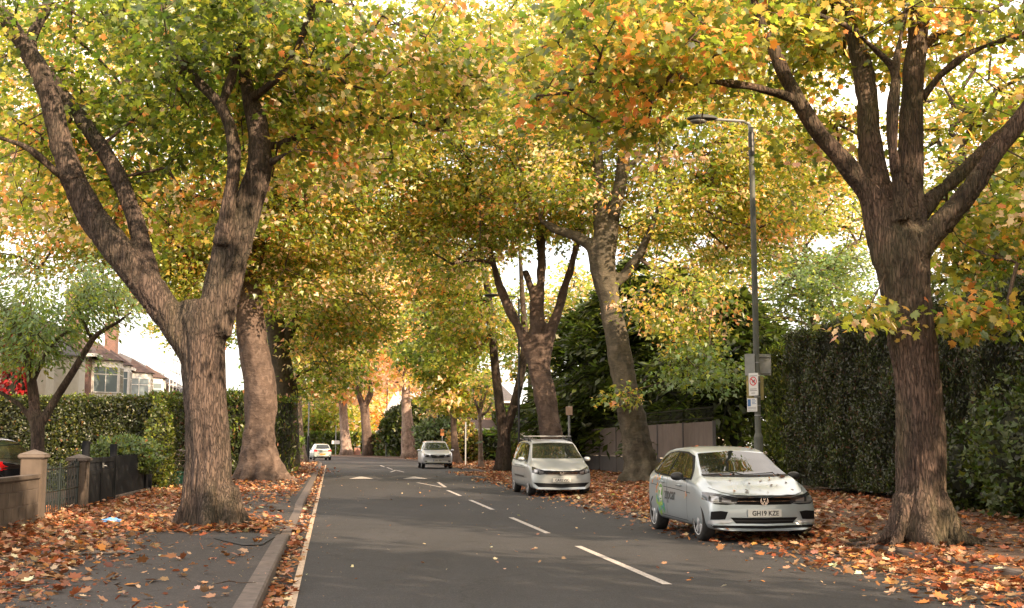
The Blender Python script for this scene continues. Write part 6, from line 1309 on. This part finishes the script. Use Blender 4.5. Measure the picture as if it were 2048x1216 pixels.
lx.wheels(); lx.patch('windscreen', 'front', [(-.62, 1.54), (0, 1.56), (.62, 1.54)], [(-.76, 1.13), (0, 1.12), (.76, 1.13)], M_CGLASS, .008); lx.patch('rear_window', 'rear', [(-.52, 1.46), (.52, 1.46)], [(-.6, 1.14), (.6, 1.14)], M_CGLASS, .008)
side_glass(lx, [([(1.75, 1.56), (2.65, 1.48)], [(1.75, 1.09), (3.15, 1.06)]), ([(.80, 1.50), (1.68, 1.56)], [(.62, 1.13), (1.68, 1.09)])]); seams(lx, [[(1.71, 1.07), (1.70, .4)], [(3.05, 1.03), (3.1, .4)]], 0, 0, [(1.35, .95), (2.5, .93)]); lx.mirror(2.98, 1.05, M_SILVERL)
for sd in (-1, 1):
    lx.patch('headlight', 'front', [(sd * .48, .80), (sd * .82, .93)], [(sd * .56, .70), (sd * .84, .74)], M_HL, .008, 12, 6); lx.patch('fog_lamp', 'front', [(sd * .62, .49), (sd * .78, .49)], [(sd * .64, .42), (sd * .78, .42)], M_HL, .01, 8, 4); lx.patch('rear_lamp', 'rear', [(sd * .5, 1.03), (sd * .78, 1.0)], [(sd * .5, .88), (sd * .8, .85)], M_TAIL, .01, 8, 6)
gr_ = lx.patch('grille', 'front', [(-.44, .84), (.44, .84)], [(-.34, .66), (.34, .66)], M_GRILLE, .01, 16, 6)
for z in (.80, .75, .70): lx.strip('grille_bar', 'front', [(-.38, z), (.38, z)], .015, M_METAL, .016, gr_)
h_, _ = lx.hit('front', 0, .755); r_ = empty('badge', (h_.x + .024, 0, .755), math.pi / 2, parent=lx.root); bm = bmesh.new(); ring(bm, (0, 0), .085, .070, -.004, 30, .68)
for a, b in (((-.045, .03), (-.012, -.035)), ((-.012, -.035), (.055, -.035))):
    a, b = Vector(a), Vector(b); t = (b - a).normalized(); q = Vector((t.y, -t.x)) * .008; bm.faces.new([bm.verts.new((p.x, -.004, p.y)) for p in (a - q, b - q, b + q, a + q)])
obj('emblem', bm, M_CHROME, r_); lx.patch('lower_intake', 'front', [(-.78, .37), (.78, .37)], [(-.7, .28), (.7, .28)], M_GRILLE, .01); lx.plate('front', .50, '', M_PLW, blue=True, off=.03)
pr = [o for o in lx.root.children if o.name.startswith('number_plate')][0]; bm = bmesh.new()
for i, x in enumerate((-.17, -.11, -.05, .01, .10, .16, .22)): bx(bm, x - .018, x + .018, -.0055, -.0042, -.034, .034 if i % 3 else .01)
obj('lettering', bm, M_PLT, pr)
# ---- small hatchback seen from behind
YAR = dict(L=3.75, W=1.69, wr=.29, axles=(.62, 3.08), ws=(2.35, 2.95),
    top=[(0, .90), (.06, 1.02), (.25, 1.33), (.5, 1.47), (1.2, 1.53), (1.9, 1.51), (2.3, 1.43), (2.9, 1.06), (3.1, 1.0), (3.5, .86), (3.75, .65)], belt=[(0, .84), (.3, .98), (1.5, .96), (2.9, .90), (3.4, .82), (3.75, .58)],
    bot=[(0, .32), (.3, .24), (.7, .2), (3.4, .19), (3.75, .2)], wid=[(0, 1.60), (.25, 1.66), (.8, 1.69), (3.0, 1.68), (3.75, 1.5)], wroof=[(0, 1.32), (.3, 1.18), (1.2, 1.16), (2.3, 1.16), (2.9, 1.4), (3.75, 1.3)], rc=.12)
def hatch(name, label, anchor, heading, paint, z0=0, group='cars parked along the road'):
    c = Car(name, label, anchor, heading, YAR, paint, z0, group); c.wheels()
    c.patch('windscreen', 'front', [(-.54, 1.40), (.54, 1.40)], [(-.66, 1.04), (.66, 1.04)], M_CGLASS, .008); c.patch('rear_window', 'rear', [(-.50, 1.40), (0, 1.43), (.50, 1.40)], [(-.64, 1.06), (0, 1.04), (.64, 1.06)], M_CGLASS, .008)
    side_glass(c, [([(1.5, 1.42), (2.25, 1.36)], [(1.5, 1.0), (2.6, .97)]), ([(.68, 1.36), (1.44, 1.42)], [(.60, 1.04), (1.44, 1.0)])]); seams(c, [[(1.47, .98), (1.46, .3)], [(2.55, .94), (2.6, .3)]], 0, 0, [(2.2, .86)]); c.mirror(2.45, .96, paint)
    for sd in (-1, 1):
        c.patch('headlight', 'front', [(sd * .5, .78), (sd * .74, .86)], [(sd * .5, .64), (sd * .76, .68)], M_HL, .008, 8, 6)
        t_ = c.patch('rear_lamp', 'rear', [(sd * .60, .98), (sd * .79, .99)], [(sd * .52, .80), (sd * .80, .80)], M_TAIL, .01, 12, 8); c.patch('indicator', 'rear', [(sd * .60, .87), (sd * .68, .87)], [(sd * .60, .82), (sd * .68, .82)], M_REFL, .016, 4, 4, t_)
        v = 'right' if sd < 0 else 'left'; c.patch('rear_lamp', v, [(.10, .99), (.34, .99)], [(.08, .82), (.24, .84)], M_TAIL, .01, 12, 8)
    c.patch('rear_valance', 'rear', [(-.60, .42), (.60, .42)], [(-.55, .31), (.55, .31)], M_DARK, .008); c.strip('hatch_seam', 'rear', [(-.62, 1.0), (-.56, .72), (-.4, .64), (.4, .64), (.56, .72), (.62, 1.0)], .012, M_SEAM, .004)
    c.plate('front', .42, '', M_PLW); return c
ya = hatch('hatchback_car', 'pale green-silver hatchback seen from behind at the bend, farthest of the parked cars', (-17.6, 112, .62, 0), (-.30, 1), M_SILVERY)
ya.plate('rear', .55, '', M_PLY, .56, .14, off=.025); h_, _ = ya.hit('rear', 0, .80); bm = bmesh.new(); ring(bm, (0, 0), .07, .055, 0, 24, .7); ring(bm, (0, 0), .03, .018, 0, 20, 1.4); o = obj('badge', bm, M_CHROME, ya.root); o.location = (h_.x - .012, 0, .80)
pr = [o for o in ya.root.children if o.name.startswith('number_plate')][-1]; bm = bmesh.new()
for i, x in enumerate((-.2, -.13, -.06, .01, .09, .16)): bx(bm, x - .022, x + .022, -.0055, -.0042, -.04, .04 if i % 3 else .012)
obj('lettering', bm, M_PLT, pr)
bk = hatch('hatchback_car', 'black car with red tail lamp standing in the driveway behind the block wall', (-10.6, 26.0, .05, 0), (-1, .12), M_CARBLK, .1, 'cars in the gardens')
